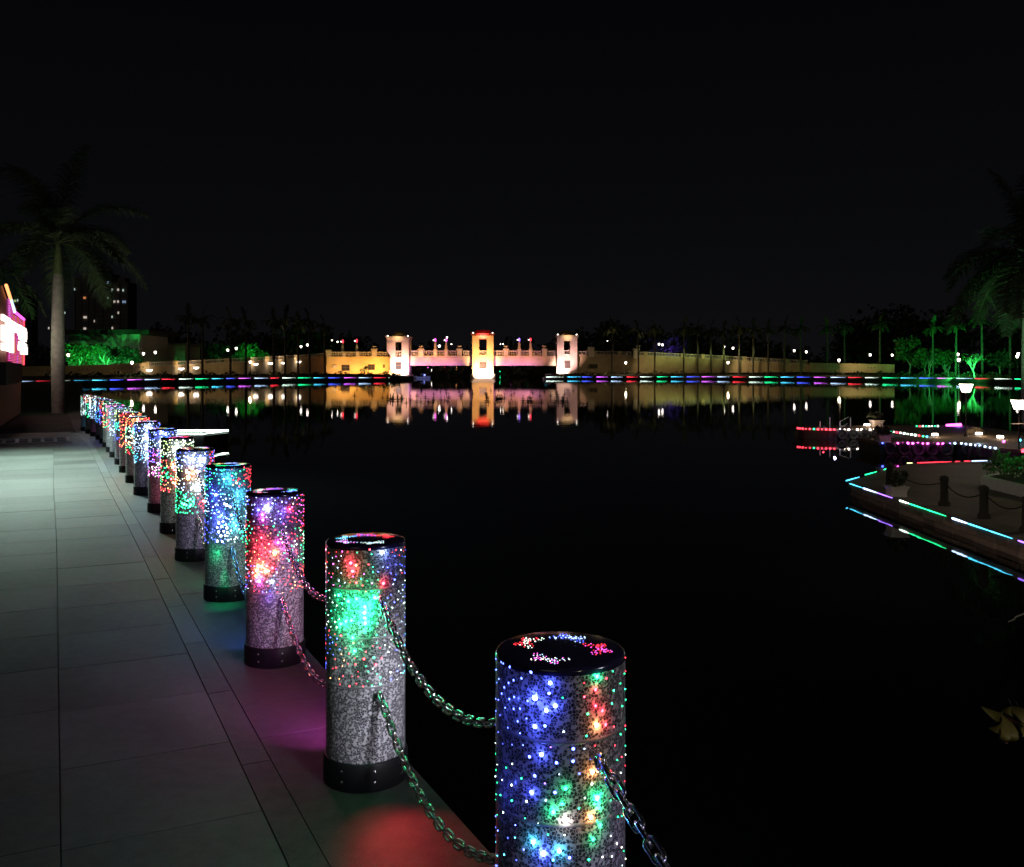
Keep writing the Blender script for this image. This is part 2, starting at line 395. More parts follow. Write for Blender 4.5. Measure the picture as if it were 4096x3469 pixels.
# ------------------------------------------------------------------ speckled LED bollards
RB = .155; TOPZ = .93
def dot(mb, p, n, r, m, seg=6):
    n = n.normalized(); u = n.cross(Vector((0, 0, 1)))
    if u.length < .1: u = Vector((1, 0, 0))
    u.normalize(); w = n.cross(u)
    ring = [p + (u * math.cos(2 * math.pi * i / seg) + w * math.sin(2 * math.pi * i / seg)) * r for i in range(seg)]
    mb.add([p + n * r * .55] + ring, [(0, i + 1, (i + 1) % seg + 1) for i in range(seg)], m)
def body_mesh():
    mb = MB()
    mb.lathe([(RB, .09), (RB, .915)], 64, cap0=False, cap1=False)
    return mb
def base_mesh():
    mb = MB(); mb.lathe([(.163, 0), (.165, .005), (.165, .102), (.162, .107), (.156, .107)], 64, cap1=False)
    return mb
def screw_mesh():
    mb = MB(); dot(mb, Vector((.1655, 0, 0)), Vector((1, 0, 0)), .006, 0, 8); return mb
def cap_mesh():
    mb = MB(); mb.lathe([(RB + .0005, .914), (RB + .001, .922), (RB - .003, .929), (RB - .010, .931), (.0005, .932)], 64, cap0=False, cap1=False); return mb
def band_mesh(zc):
    mb = MB(); mb.lathe([(RB + .0002, zc - .0045), (RB + .0010, zc - .0035), (RB + .0010, zc + .0035), (RB + .0002, zc + .0045)], 64, cap0=False, cap1=False); return mb
proto_body = body_mesh(); 
shared = {}
def part(name, builder, mats, parent):
    key = name if not isinstance(builder, tuple) else (name, builder[1])
    if key in shared:
        o = shared[key].copy(); COL.objects.link(o)
    else:
        o = (builder() if not isinstance(builder, tuple) else builder[0](builder[1])).build(name, mats); shared[key] = o
    o.parent = parent; return o
def butterfly(mb, ang, keys, seed, m_of):
    rnd = random.Random(seed); cx_, cy_ = .095 * math.cos(ang), .095 * math.sin(ang)
    dirv = rnd.uniform(-.25, .25) + ang + math.pi / 2
    # dots tracing two pairs of wings
    pts = []
    for sgn in (-1, 1):
        for L, wd, off in ((.046, .030, .50), (.034, .024, -.42)):
            for k in range(9):
                a = 2 * math.pi * k / 9; pts.append((sgn * (L / 2 + L / 2 * math.cos(a)), off * L * .5 * (1 + math.cos(a)) + wd * .5 * math.sin(a)))
            for k in range(6):
                a = 2 * math.pi * k / 6; pts.append((sgn * (L / 2 + L / 4 * math.cos(a)), off * L * .5 * (1 + .5 * math.cos(a)) + wd * .25 * math.sin(a)))
    for x, y in pts:
        X = cx_ + x * math.cos(dirv) - y * math.sin(dirv); Y = cy_ + x * math.sin(dirv) + y * math.cos(dirv)
        if X * X + Y * Y < (.148) ** 2:
            dot(mb, Vector((X, Y, .9315)), Vector((0, 0, 1)), .0017 * rnd.uniform(.8, 1.25), m_of(rnd.choice(keys)), 5)
# (u across, h below the top, colour, size) of the bright lights; zones = (u, h, radius, keys) tint the small dots
def conv(lst, xc, hw, y0, sc):
    o = []
    for x, y, k, s in lst:
        u = (x - xc) / hw; h = (y - y0) / sc; o.append((max(-.98, min(.98, u)), h, k, s))
    return o
P1 = conv([(398,333,'B',2),(528,433,'B',3),(425,548,'B',4),(562,588,'B',3),(502,625,'B',3),(425,748,'B',3),(470,935,'B',3),(388,965,'B',2),(402,1210,'B',3),
    (560,1188,'B',2),(520,505,'B',2),(424,1090,'B',2),(493,733,'B',2),(844,405,'G',3),(833,495,'R',2),(833,608,'R',2),(880,653,'R',2),(841,745,'O',3),(903,758,'R',2),
    (908,434,'R',1),(812,1065,'O',3),(845,1253,'G',4),(860,1327,'G',2),(631,1161,'G',2),(608,1266,'G',2),(549,1325,'G',3),(628,1383,'W',3),(801,1378,'O',3),
    (841,1412,'G',1),(868,1450,'G',2),(413,1555,'C',3),(480,1620,'B',4),(588,1592,'C',3),(657,1638,'B',2),(817,1535,'G',2),(787,1668,'G',1),(548,1656,'C',1),
    (682,887,'B',2),(680,972,'B',2),(570,982,'B',2),(332,430,'B',1),(375,578,'B',1),(245,605,'B',1),(280,577,'B',1),(276,460,'B',1),(240,493,'B',1),(247,378,'B',1),(184,272,'B',1),(250,300,'B',1),(200,350,'B',1),(207,540,'B',1),(188,596,'B',1),(322,645,'B',1),(277,662,'B',1),(306,740,'B',1)], 595, 465, 335, 3092)
P2 = conv([(250,447,'G',3),(305,478,'G',3),(352,460,'G',3),(270,495,'G',2),(458,458,'G',4),(400,510,'G',4),(398,545,'G',5),(400,578,'G',4),(402,610,'G',4),(262,622,'G',3),
    (292,602,'G',3),(323,595,'G',3),(295,550,'G',2),(340,570,'G',2),(445,553,'G',2),(482,567,'G',2),(440,608,'G',2),(470,615,'G',2),(331,700,'G',3),(341,780,'G',3),
    (205,555,'G',1),(350,255,'O',2),(320,242,'R',3),(330,291,'R',3),(428,155,'R',2),(501,182,'b',3),(507,375,'R',3),(573,366,'B',2),(350,361,'R',2),(387,378,'R',1),
    (263,693,'R',2),(395,829,'R',2),(452,825,'G',2),(463,868,'R',2),(235,897,'R',1),(346,862,'R',1),(475,300,'B',1)], 405, 237, 140, 1620)
P3 = conv([(530,370,'b',4),(468,385,'B',3),(497,420,'M',3),(500,460,'M',3),(695,385,'R',3),(680,445,'R',2),(490,600,'R',3),(545,648,'R',3),(495,650,'R',2),(555,708,'R',3),
    (590,718,'O',4),(518,712,'R',2),(490,738,'R',2),(530,748,'R',2),(580,765,'R',2),(465,822,'O',3),(490,825,'O',3),(527,820,'R',3),(570,835,'R',3),(455,860,'O',4),
    (490,868,'R',3),(522,862,'O',4),(450,905,'O',3),(488,905,'R',3),(472,942,'M',4),(568,942,'b',3),(610,640,'M',3),(530,520,'R',2),(440,683,'R',2),(690,790,'G',2),
    (685,607,'R',2),(735,790,'G',1),(720,850,'R',1),(720,345,'Y',1),(736,545,'G',1),(395,830,'R',2),(400,885,'R',2),(385,935,'R',1)], 588, 215, 262, 1464)
P4 = conv([(130,270,'b',4),(205,350,'b',5),(190,340,'b',3),(230,365,'b',4),(170,430,'C',3),(150,490,'b',4),(180,480,'b',3),(200,505,'b',3),(140,525,'b',3),(172,520,'b',4),
    (207,530,'b',4),(150,560,'b',4),(185,555,'b',3),(210,565,'b',3),(165,590,'b',4),(195,590,'b',3),(140,632,'b',4),(175,636,'b',3),(215,625,'b',3),(255,490,'G',3),(262,535,'G',3),
    (275,180,'O',3),(270,110,'G',3),(250,195,'O',2),(300,190,'G',2),(295,210,'R',2),(315,570,'G',3),(300,575,'G',2),(280,560,'G',2),(185,145,'C',3),(150,150,'C',2),(200,300,'b',2),
    (330,60,'R',2),(370,90,'R',2),(345,75,'R',1),(110,365,'b',2),(120,415,'b',2),(240,430,'b',3),(260,400,'b',2)], 215, 165, 50, 1140)
def gen(zones, n, seed):
    rnd = random.Random(seed); o = []
    for u, h, r, ks, s in zones:
        for k in range(n):
            a = rnd.uniform(0, 6.28); q = r * math.sqrt(rnd.random())
            o.append((max(-.9, min(.9, u + q * math.cos(a) * 6)), min(.50, max(.01, h + q * math.sin(a))), rnd.choice(ks), s))
    return o
ZON = {
 0: [(-.5, .15, 'B'), (-.6, .45, 'BC'), (0, .2, 'BbV'), (.2, .4, 'gG'), (.55, .1, 'RG'), (.8, .3, 'gGR'), (.5, .5, 'GgW'), (-.95, .3, 'gG'), (.9, .6, 'gG')],
 1: [(-.6, .05, 'RMb'), (0, .05, 'RMG'), (.7, .05, 'BbR'), (-.5, .28, 'Gg'), (.1, .3, 'G'), (.8, .25, 'Bgb'), (-.4, .45, 'RO'), (.1, .45, 'RGg'), (.7, .45, 'gBC'), (-.95, .4, 'RB')],
 2: [(-.5, .05, 'Bb'), (.3, .05, 'Bb'), (.8, .1, 'RM'), (-.3, .3, 'RO'), (.6, .25, 'RGg'), (.9, .3, 'gGR'), (.5, .5, 'RO'), (-.3, .47, 'bBR'), (-.8, .25, 'RG')],
 3: [(-.5, .05, 'CGB'), (.6, .05, 'GR'), (.9, .05, 'R'), (-.3, .25, 'Cb'), (.5, .25, 'BC'), (-.6, .5, 'B'), (.5, .45, 'Gg')],
}
GEN = {  # zones for the receding bollards: u, h, spread, colours, size
 4: [(-.3, .08, .05, 'bB', 3), (.3, .1, .05, 'bB', 3), (-.2, .2, .06, 'OYg', 4), (.1, .3, .05, 'gb', 4), (-.4, .43, .05, 'G', 4), (.6, .42, .05, 'R', 4), (.7, .12, .08, 'BR', 2)],
 5: [(0, .1, .07, 'gY', 4), (.2, .2, .05, 'gG', 3), (0, .27, .06, 'OR', 4), (.1, .42, .08, 'OR', 4), (-.5, .35, .08, 'RG', 2)],
 6: [(0, .06, .05, 'Bb', 3), (0, .16, .06, 'b', 4), (.2, .27, .06, 'bM', 4), (.2, .4, .05, 'gM', 5), (-.5, .3, .08, 'BMV', 2)],
 7: [(.1, .07, .05, 'bB', 4), (0, .2, .06, 'b', 4), (.1, .33, .06, 'b', 4), (.2, .45, .05, 'bC', 5)],
 8: [(0, .08, .05, 'OR', 4), (-.1, .2, .06, 'gG', 4), (.1, .34, .06, 'gO', 5), (.2, .45, .05, 'RG', 4)],
 9: [(0, .1, .06, 'RO', 4), (0, .25, .06, 'RO', 4), (.1, .4, .06, 'RO', 4)],
 10: [(0, .1, .06, 'gY', 4), (0, .3, .07, 'CG', 4), (.2, .45, .04, 'B', 4)],
 11: [(0, .12, .07, 'bV', 4), (0, .3, .07, 'Bb', 3), (-.2, .47, .03, 'b', 6)],
 12: [(0, .1, .06, 'RM', 4), (0, .35, .08, 'RG', 3)], 13: [(0, .1, .06, 'Gg', 4), (0, .3, .08, 'GR', 3)], 14: [(0, .1, .06, 'RO', 4), (0, .3, .07, 'BM', 3)],
 15: [(0, .12, .07, 'bB', 4), (0, .3, .07, 'BC', 4)], 16: [(0, .12, .08, 'WgC', 5), (0, .3, .07, 'b', 4)], 17: [(0, .1, .07, 'WO', 5), (0, .25, .08, 'bG', 4)],
 18: [(0, .1, .08, 'RGb', 4), (0, .28, .08, 'bg', 5)],
}
LOOK = ['with blue dots left, red and green right, nearest of all', 'with a blazing green cluster below red dots, second nearest',
 'with a red cluster under blue dots and a lilac foot, third nearest', 'with a teal top and white blue dots, fourth nearest', 'with green and red clusters low down, fifth nearest',
 'with an orange red column of dots, sixth nearest', 'with magenta dots low and a red tinted foot, seventh nearest', 'full of white blue dots, eighth nearest', 'with mint dots over red ones, ninth nearest',
 'covered in red dots, tenth nearest', 'with mint and cyan dots, eleventh nearest', 'with one blinding blue light low down, twelfth nearest'] + ['in the crowded far end of the row, %s nearest' % ORD[k] for k in range(12, 19)]
halo_scale = 1.0
post_objs = []
for i, (X, Y) in enumerate(PXY):
    root = empty('led_bollard', (X, Y, 0))
    tag(root, 'speckled LED bollard ' + LOOK[i], 'bollard', 'speckled LED bollards along the walkway')
    part('body', body_mesh, M['terrazzo'], root).rotation_euler = (0, 0, i * 1.3)
    bs = part('base', base_mesh, M['base'], root); bs.rotation_euler = (0, 0, i * .9)
    if i < 6:
        for k in range(8):
            for z in (.036, .076):
                sc = part('screw', screw_mesh, M['steel'], bs); sc.location = (0, 0, z); sc.rotation_euler = (0, 0, 2 * math.pi * k / 8 + .25)
    cp = part('cap', cap_mesh, M['cap'], root)
    if i < 8:
        for zc in (TOPZ - .165, TOPZ - .35, TOPZ - .535): part('joint_band', (band_mesh, zc), M['band'], root)
    va = math.atan2(-Y, -X)              # direction from the post to the camera
    def surf(u, h, off=0.0):
        th = math.asin(max(-1, min(1, u))); a = va + th        # +u to the right in view
        return Vector((math.cos(a) * (RB + off), math.sin(a) * (RB + off), TOPZ - h)), Vector((math.cos(a), math.sin(a), 0))
    rnd = random.Random(100 + i)
    mats = []; idx = {}
    def mi(key, st):
        k = (key, st)
        if k not in idx: idx[k] = len(mats); mats.append(emat(key, st))
        return idx[k]
    big = {0: P1, 1: P2, 2: P3, 3: P4}.get(i) or gen(GEN[i], 11, 50 + i)
    big = [(u, max(h, .012), k, s) for u, h, k, s in big]
    mb = MB(); far = Y / 3.7
    f1 = 1.0 if i < 4 else (1.3 if i < 8 else 1.7)
    for u, h, k, s in big:
        p, n = surf(u, h, .0006)
        r = (.0022, .0030, .0036, .0042, .0050, .006)[min(s - 1, 5)] * (1.0 if i == 0 else 1.1) * f1
        if i == 0: r = (.0026, .0034, .0048, .0064)[s - 1]
        elif i < 4 and s >= 3: r *= 1.35
        st = (14, 24, 40, 60, 80, 90)[min(s - 1, 5)]
        if i < 4: m1 = MB(); dot(m1, p, n, r, 0, 8); m1.build('led_light', emat(k, st), root)
        else: dot(mb, p, n, r * 1.15, mi(k, st), 8)
    # evenly spread small pin holes
    pts = [(u, h) for u, h, k, s in big]
    zs = ZON.get(i)
    hmax = .53 if i else .90
    tries = 0; n_small = 0; target = (270, 250, 300, 330)[i] if i < 4 else (240 if i < 9 else 130)
    arcs = [(math.asin(u), h) for u, h in pts]
    mind = .0135 if i == 0 else (.0125 if i < 4 else .016)
    mind = (.0235, .018, .016, .014)[i] if i < 4 else mind
    while n_small < target and tries < 9000:
        tries += 1
        th = rnd.uniform(-1.75, 1.75); h = rnd.uniform(.012, hmax)
        if any((th - a) ** 2 * RB * RB + (h - b) ** 2 < mind ** 2 for a, b in arcs): continue
        arcs.append((th, h)); n_small += 1; u = math.sin(th)
        if zs: k = rnd.choice(min(zs, key=lambda z: ((z[0] - u) * .15) ** 2 + (z[1] - h) ** 2)[2])
        else: k = rnd.choice(min(GEN[i], key=lambda z: ((z[0] - u) * .12) ** 2 + (z[1] - h) ** 2)[3])
        a = va + th; n = Vector((math.cos(a), math.sin(a), 0)); p = n * (RB + .0004) + Vector((0, 0, TOPZ - h))
        dot(mb, p, n, rnd.uniform(.0014, .0021) * (1, 1.05, 1.4, 1.6, 1.6)[min(i, 4)] * f1, mi(k, rnd.choice((8, 16, 28)) if i < 4 else rnd.choice((10, 16, 26))), 6)
    mb.build('led_lights', mats, root)['kind'] = 'stuff'
    # cap butterflies
    mats = []; idx = {}
    mb = MB(); ks = ['Rg', 'Bb', 'RM', 'bMW', 'BC'] if i == 0 else [''.join(rnd.choice('RGBCbMg') for _ in range(2)) for _ in range(5)]
    if i == 0: angs = [math.pi * .82, math.pi * .40, math.pi * .02 - .1, -math.pi * .62]
    else: angs = [rnd.random() + 2 * math.pi * k / 5 for k in range(5)]
    for q, a in enumerate(angs): butterfly(mb, a, ks[q % 5], i * 7 + q, lambda k: mi(k, 4))
    mb.build('cap_lights', mats, cp)['kind'] = 'stuff'
    # the lamps themselves: light thrown on the shell
    if i < 3:
        for u, h, k, s in big:
            if s >= 3 - (i == 0 and k in 'RGO'):
                p, n = surf(u, h, .010 if i == 0 else .013); pw = {2: .018, 3: .055, 4: .14, 5: .2}[s] * (1, 1.2, 1.2)[i]
                lamp('POINT', Vector((X, Y, 0)) + p, pw, PAL[k], .0022, name='led_glow')
    wide = {0: [(-.75, .10, 'B', .16), (-.3, .12, 'B', .14), (-.8, .3, 'B', .12), (-.1, .52, 'V', .03)], 1: [(-.3, .22, 'G', .35), (.0, .26, 'G', .5), (-.6, .3, 'G', .2), (-.35, .08, 'R', .12), (.6, .06, 'B', .10)],
            2: [(-.3, .06, 'V', .3), (.3, .1, 'V', .2), (-.5, .3, 'R', .5), (-.6, .4, 'R', .4), (.4, .3, 'M', .2), (-.2, .55, 'V', .12)],
            3: [(0, .08, 'C', .4), (.5, .2, 'C', .4), (-.6, .2, 'B', .3), (-.4, .35, 'B', .7), (.3, .4, 'C', .4), (-.5, .6, 'G', .15)]}.get(i)
    if wide is None: wide = [(g[0], g[1], g[3][0], .45 if i < 8 else .6) for g in GEN[i][:4]]
    for u, h, k, pw in wide:
        p, n = surf(u, h, .05); lamp('POINT', Vector((X, Y, 0)) + p, pw * (.55, .9, 1.1, 1.3)[min(i, 3)], PAL[k], .004, name='led_glow')
    post_objs.append(root)
    # lugs carrying the chains
    if i < 9:
        nx = PXY[i - 1] if i else (.81, .80)
        dv = Vector((nx[0] - X, nx[1] - Y, 0)).normalized()
        for h in (.20, .56):
            mb = MB(); c = dv * RB; z = TOPZ - h
            mb.tube([c + Vector((0, 0, z)), c + dv * .018 + Vector((0, 0, z))], .009, 10)
            sd = Vector((-dv.y, dv.x, 0)); ring = []
            for k in range(16):
                a = 2 * math.pi * k / 16; ring.append(c + dv * (.030 + .016 * math.cos(a)) + Vector((0, 0, z - .004 + .018 * math.sin(a))))
            mb.tube(ring, .006, 8, closed=True)
            mb.build('chain_lug', M['steel'], root)

def chain(A, B, sag, label, pitch=.0415):
    A = Vector(A); B = Vector(B)
    def cv(t): return A.lerp(B, t) - Vector((0, 0, sag * 4 * t * (1 - t)))
    n = 200; pts = [cv(k / n) for k in range(n + 1)]; cum = [0]
    for a, b in zip(pts, pts[1:]): cum.append(cum[-1] + (b - a).length)
    L = cum[-1]; cnt = max(4, int(round(L / pitch))); 
    def ps(s):
        for k in range(n):
            if cum[k + 1] >= s: return pts[k].lerp(pts[k + 1], (s - cum[k]) / (cum[k + 1] - cum[k]))
        return pts[-1]
    mb = MB(); side = (B - A).cross(Vector((0, 0, 1))).normalized()
    for k in range(cnt):
        s0, s1 = L * k / cnt, L * (k + 1) / cnt; a, b = ps(s0), ps(s1); t = (b - a).normalized(); c = (a + b) / 2
        up = side.cross(t); tw = math.radians(45 + (90 if k % 2 else 0)) + random.uniform(-.12, .12)
        w = side * math.cos(tw) + up * math.sin(tw)
        hl = L / cnt * .5 + .0085 - .0115; r = .0125; ring = []
        for q in range(7): 
            an = -math.pi / 2 + math.pi * q / 6; ring.append(c + t * (hl + r * math.cos(an)) + w * (r * math.sin(an)))
        for q in range(7):
            an = math.pi / 2 + math.pi * q / 6; ring.append(c + t * (-hl + r * math.cos(an)) + w * (r * math.sin(an)))
        mb.tube(ring, .0046, 6, closed=True)
    o = mb.build('chain', M['steel']); return tag(o, label, 'chain', 'steel chains hung between the bollards')
for i in range(0, 9):
    X, Y = PXY[i]; nx = PXY[i - 1] if i else (.81, .80)
    dv = Vector((nx[0] - X, nx[1] - Y, 0)).normalized(); 
    for h, w in ((.20, 'upper'), (.56, 'lower')):
        if i == 0 and w == 'lower': continue
        z = TOPZ - h
        A = Vector((X, Y, z)) + dv * (RB + .040); B = Vector((nx[0], nx[1], z)) - dv * (RB + .004)
        lab = '%s steel chain dropping from the nearest bollard out of the frame' % w if i == 0 else '%s steel chain sagging between the %s and %s nearest bollards' % (w, ORD[i - 1], ORD[i])
        chain(A, B, .185 if w == 'upper' else .215, lab)

# light of each bollard falling on the foot of the next one
for i, (c, pw) in enumerate((((.62, .50, 1), 18), ((.90, .90, 1), 125), ((.95, .66, 1), 85), ((.55, .95, .72), 62), ((.74, .62, 1), 60), ((.85, 1, .82), 40), ((1, .16, .28), 60), ((.72, .60, 1), 40), ((.9, .5, .5), 34), ((.8, .4, .45), 30), ((1, .12, .35), 34), ((.4, .4, 1), 26), ((.5, .5, 1), 24))):
    X, Y = PXY[i]; nx = PXY[i - 1] if i else (.81, .80)
    dv = Vector((X - nx[0], Y - nx[1], 0)).normalized(); sd = Vector((dv.y, -dv.x, 0))
    p = Vector((nx[0], nx[1], .84)) + (dv * .75 + sd * .66).normalized() * (RB + .02)
    lamp('SPOT', p, pw, c, .10, (X, Y, .30), 32, 1.0, 'bollard_back_glow')
# coloured light the bollards throw on the pavement
def throw(i, gx, gy, col, power, h=.27, cone=70):
    X, Y = PXY[i]; d = Vector((gx - X, gy - Y, 0)).normalized(); p = Vector((X, Y, h)) + d * (RB + .02)
    lamp('SPOT', p, power, PAL[col], .012, (gx, gy, 0), cone, 1.0, 'bollard_ground_glow')
def G(px, py): d = CH * F / (py - HY); return ((px - CX) * d / F, d)
for i, px, py, c, pw in ((1, 1740, 3420, 'R', 13), (1, 1580, 3330, 'R', 4), (1, 1250, 2900, 'M', 26), (1, 1180, 2750, 'V', 12), (1, 1260, 2720, 'R', 16), (2, 980, 2560, 'B', 13), (2, 960, 2480, 'V', 3), (3, 830, 2330, 'G', 8),
                          (3, 890, 2420, 'G', 5), (4, 690, 2200, 'V', 4), (5, 620, 2090, 'R', 3), (6, 560, 2020, 'V', 3), (7, 520, 1960, 'M', 3), (8, 490, 1910, 'R', 5), (9, 455, 1870, 'B', 6), (11, 420, 1815, 'B', 6),
                          (13, 395, 1780, 'C', 6), (15, 375, 1750, 'M', 5), (17, 350, 1725, 'C', 6)):
    g = G(px, py); throw(i, g[0], g[1], c, pw * .75)

# drain grate in the pavement
gx0, gy0 = -12.3, 19.9
mb = MB(); root = empty('drain_grate', (-11.0, 20.8, .0), math.atan2(.47, 1) + .03); tag(root, 'dark slotted drain grate across the pavement by the left edge', 'drain grate')
mb.box(-1.05, 1.05, -.62, .62, -.02, .006); mb.build('pit', M['dark'], root)
mb = MB()
for k in range(9): mb.box(-1.04 + k * .255, -1.04 + k * .255 + .07, -.60, .60, .007, .016, bev=.003)
mb.box(-1.08, 1.08, -.66, -.60, .007, .018, bev=.003); mb.box(-1.08, 1.08, .60, .66, .007, .018, bev=.003); mb.box(-1.08, 1.08, -.03, .03, .017, .020)
mb.build('bars', M['stone'], root)

# ------------------------------------------------------------------ bridge
BD = 222.0; K = BD / F
def BX(px): return (px - CX) * K
def BZ(py): return CH - (py - HY) * K
def facade(mb, x0, x1, z0, z1, y0, y1, holes, m=0, axis='x'):
    """wall slab with rectangular holes; axis x: runs along x between y0..y1; axis y: runs along y (x0,x1 are y values, y0,y1 x values)"""
    xs = sorted({x0, x1} | {h[0] for h in holes} | {h[1] for h in holes}); zs = sorted({z0, z1} | {h[2] for h in holes} | {h[3] for h in holes})
    def V(a, b, z): return (a, b, z) if axis == 'x' else (b, a, z)
    def solid(i, j):
        if i < 0 or j < 0 or i >= len(xs) - 1 or j >= len(zs) - 1: return False
        cx_, cz_ = (xs[i] + xs[i + 1]) / 2, (zs[j] + zs[j + 1]) / 2
        return not any(h[0] < cx_ < h[1] and h[2] < cz_ < h[3] for h in holes)
    for i in range(len(xs) - 1):
        for j in range(len(zs) - 1):
            if not solid(i, j): continue
            a, b, c, d = xs[i], xs[i + 1], zs[j], zs[j + 1]
            mb.add([V(a, y0, c), V(b, y0, c), V(b, y0, d), V(a, y0, d)], [(0, 1, 2, 3)], m)
            mb.add([V(a, y1, c), V(b, y1, c), V(b, y1, d), V(a, y1, d)], [(3, 2, 1, 0)], m)
            if not solid(i - 1, j): mb.add([V(a, y0, c), V(a, y1, c), V(a, y1, d), V(a, y0, d)], [(3, 2, 1, 0)], m)
            if not solid(i + 1, j): mb.add([V(b, y0, c), V(b, y1, c), V(b, y1, d), V(b, y0, d)], [(0, 1, 2, 3)], m)
            if not solid(i, j - 1): mb.add([V(a, y0, c), V(b, y0, c), V(b, y1, c), V(a, y1, c)], [(3, 2, 1, 0)], m)
            if not solid(i, j + 1): mb.add([V(a, y0, d), V(b, y0, d), V(b, y1, d), V(a, y1, d)], [(0, 1, 2, 3)], m)
BAL = [(.10, 0), (.10, .08), (.05, .14), (.11, .34), (.085, .5), (.045, .68), (.06, .78), (.10, .84), (.10, .92)]
def balustrade(mb, A, B, H, step=.34, rail=.13, m=0, thick=.16):
    """rails + balusters between A and B (base points), height H"""
    A = Vector(A); B = Vector(B); L = (Vector((B.x, B.y)) - Vector((A.x, A.y))).length; n = max(2, int(L / step))
    d = (B - A); ang = math.atan2(d.y, d.x); nrm = Vector((-math.sin(ang), math.cos(ang), 0)) * thick
    for z0, z1 in ((0, rail * .8), (H - rail, H)):
        vs = []
        for p in (A, B):
            for s_ in (-1, 1):
                for z in (z0, z1): vs.append(p + nrm * s_ + Vector((0, 0, z)))
        mb.add(vs, [(0, 1, 5, 4), (2, 6, 7, 3), (1, 3, 7, 5), (0, 4, 6, 2), (0, 2, 3, 1), (4, 5, 7, 6)], m)
    sc = (H - rail * 1.8) / .92
    for k in range(n):
        p = A.lerp(B, (k + .5) / n)
        mb.lathe([(r * min(1, sc * 1.1), z * sc) for r, z in BAL], 6, (p.x, p.y, p.z + rail * .8), m, True, False, False)
def window(parent, x0, x1, z0, z1, y, mull=1, name='window', tr=1):
    w = .12; mb = MB()
    mb.box(x0, x1, y, y + .1, z0, z0 + w); mb.box(x0, x1, y, y + .1, z1 - w, z1); mb.box(x0, x0 + w, y + .002, y + .1, z0 + w, z1 - w); mb.box(x1 - w, x1, y + .002, y + .1, z0 + w, z1 - w)
    for k in range(mull):
        c = lerp(x0, x1, (k + 1) / (mull + 1)); mb.box(c - w / 3, c + w / 3, y + .01, y + .09, z0 + w, z1 - w)
    if tr: zc = lerp(z0, z1, .55); mb.box(x0 + w, x1 - w, y + .015, y + .085, zc - w / 3, zc + w / 3)
    f = mb.build(name, M['frame'], parent)
    mb = MB(); mb.box(x0 + w * .5, x1 - w * .5, y + .05, y + .06, z0 + w * .5, z1 - w * .5); mb.build('pane', M['glass'], f)
    return f
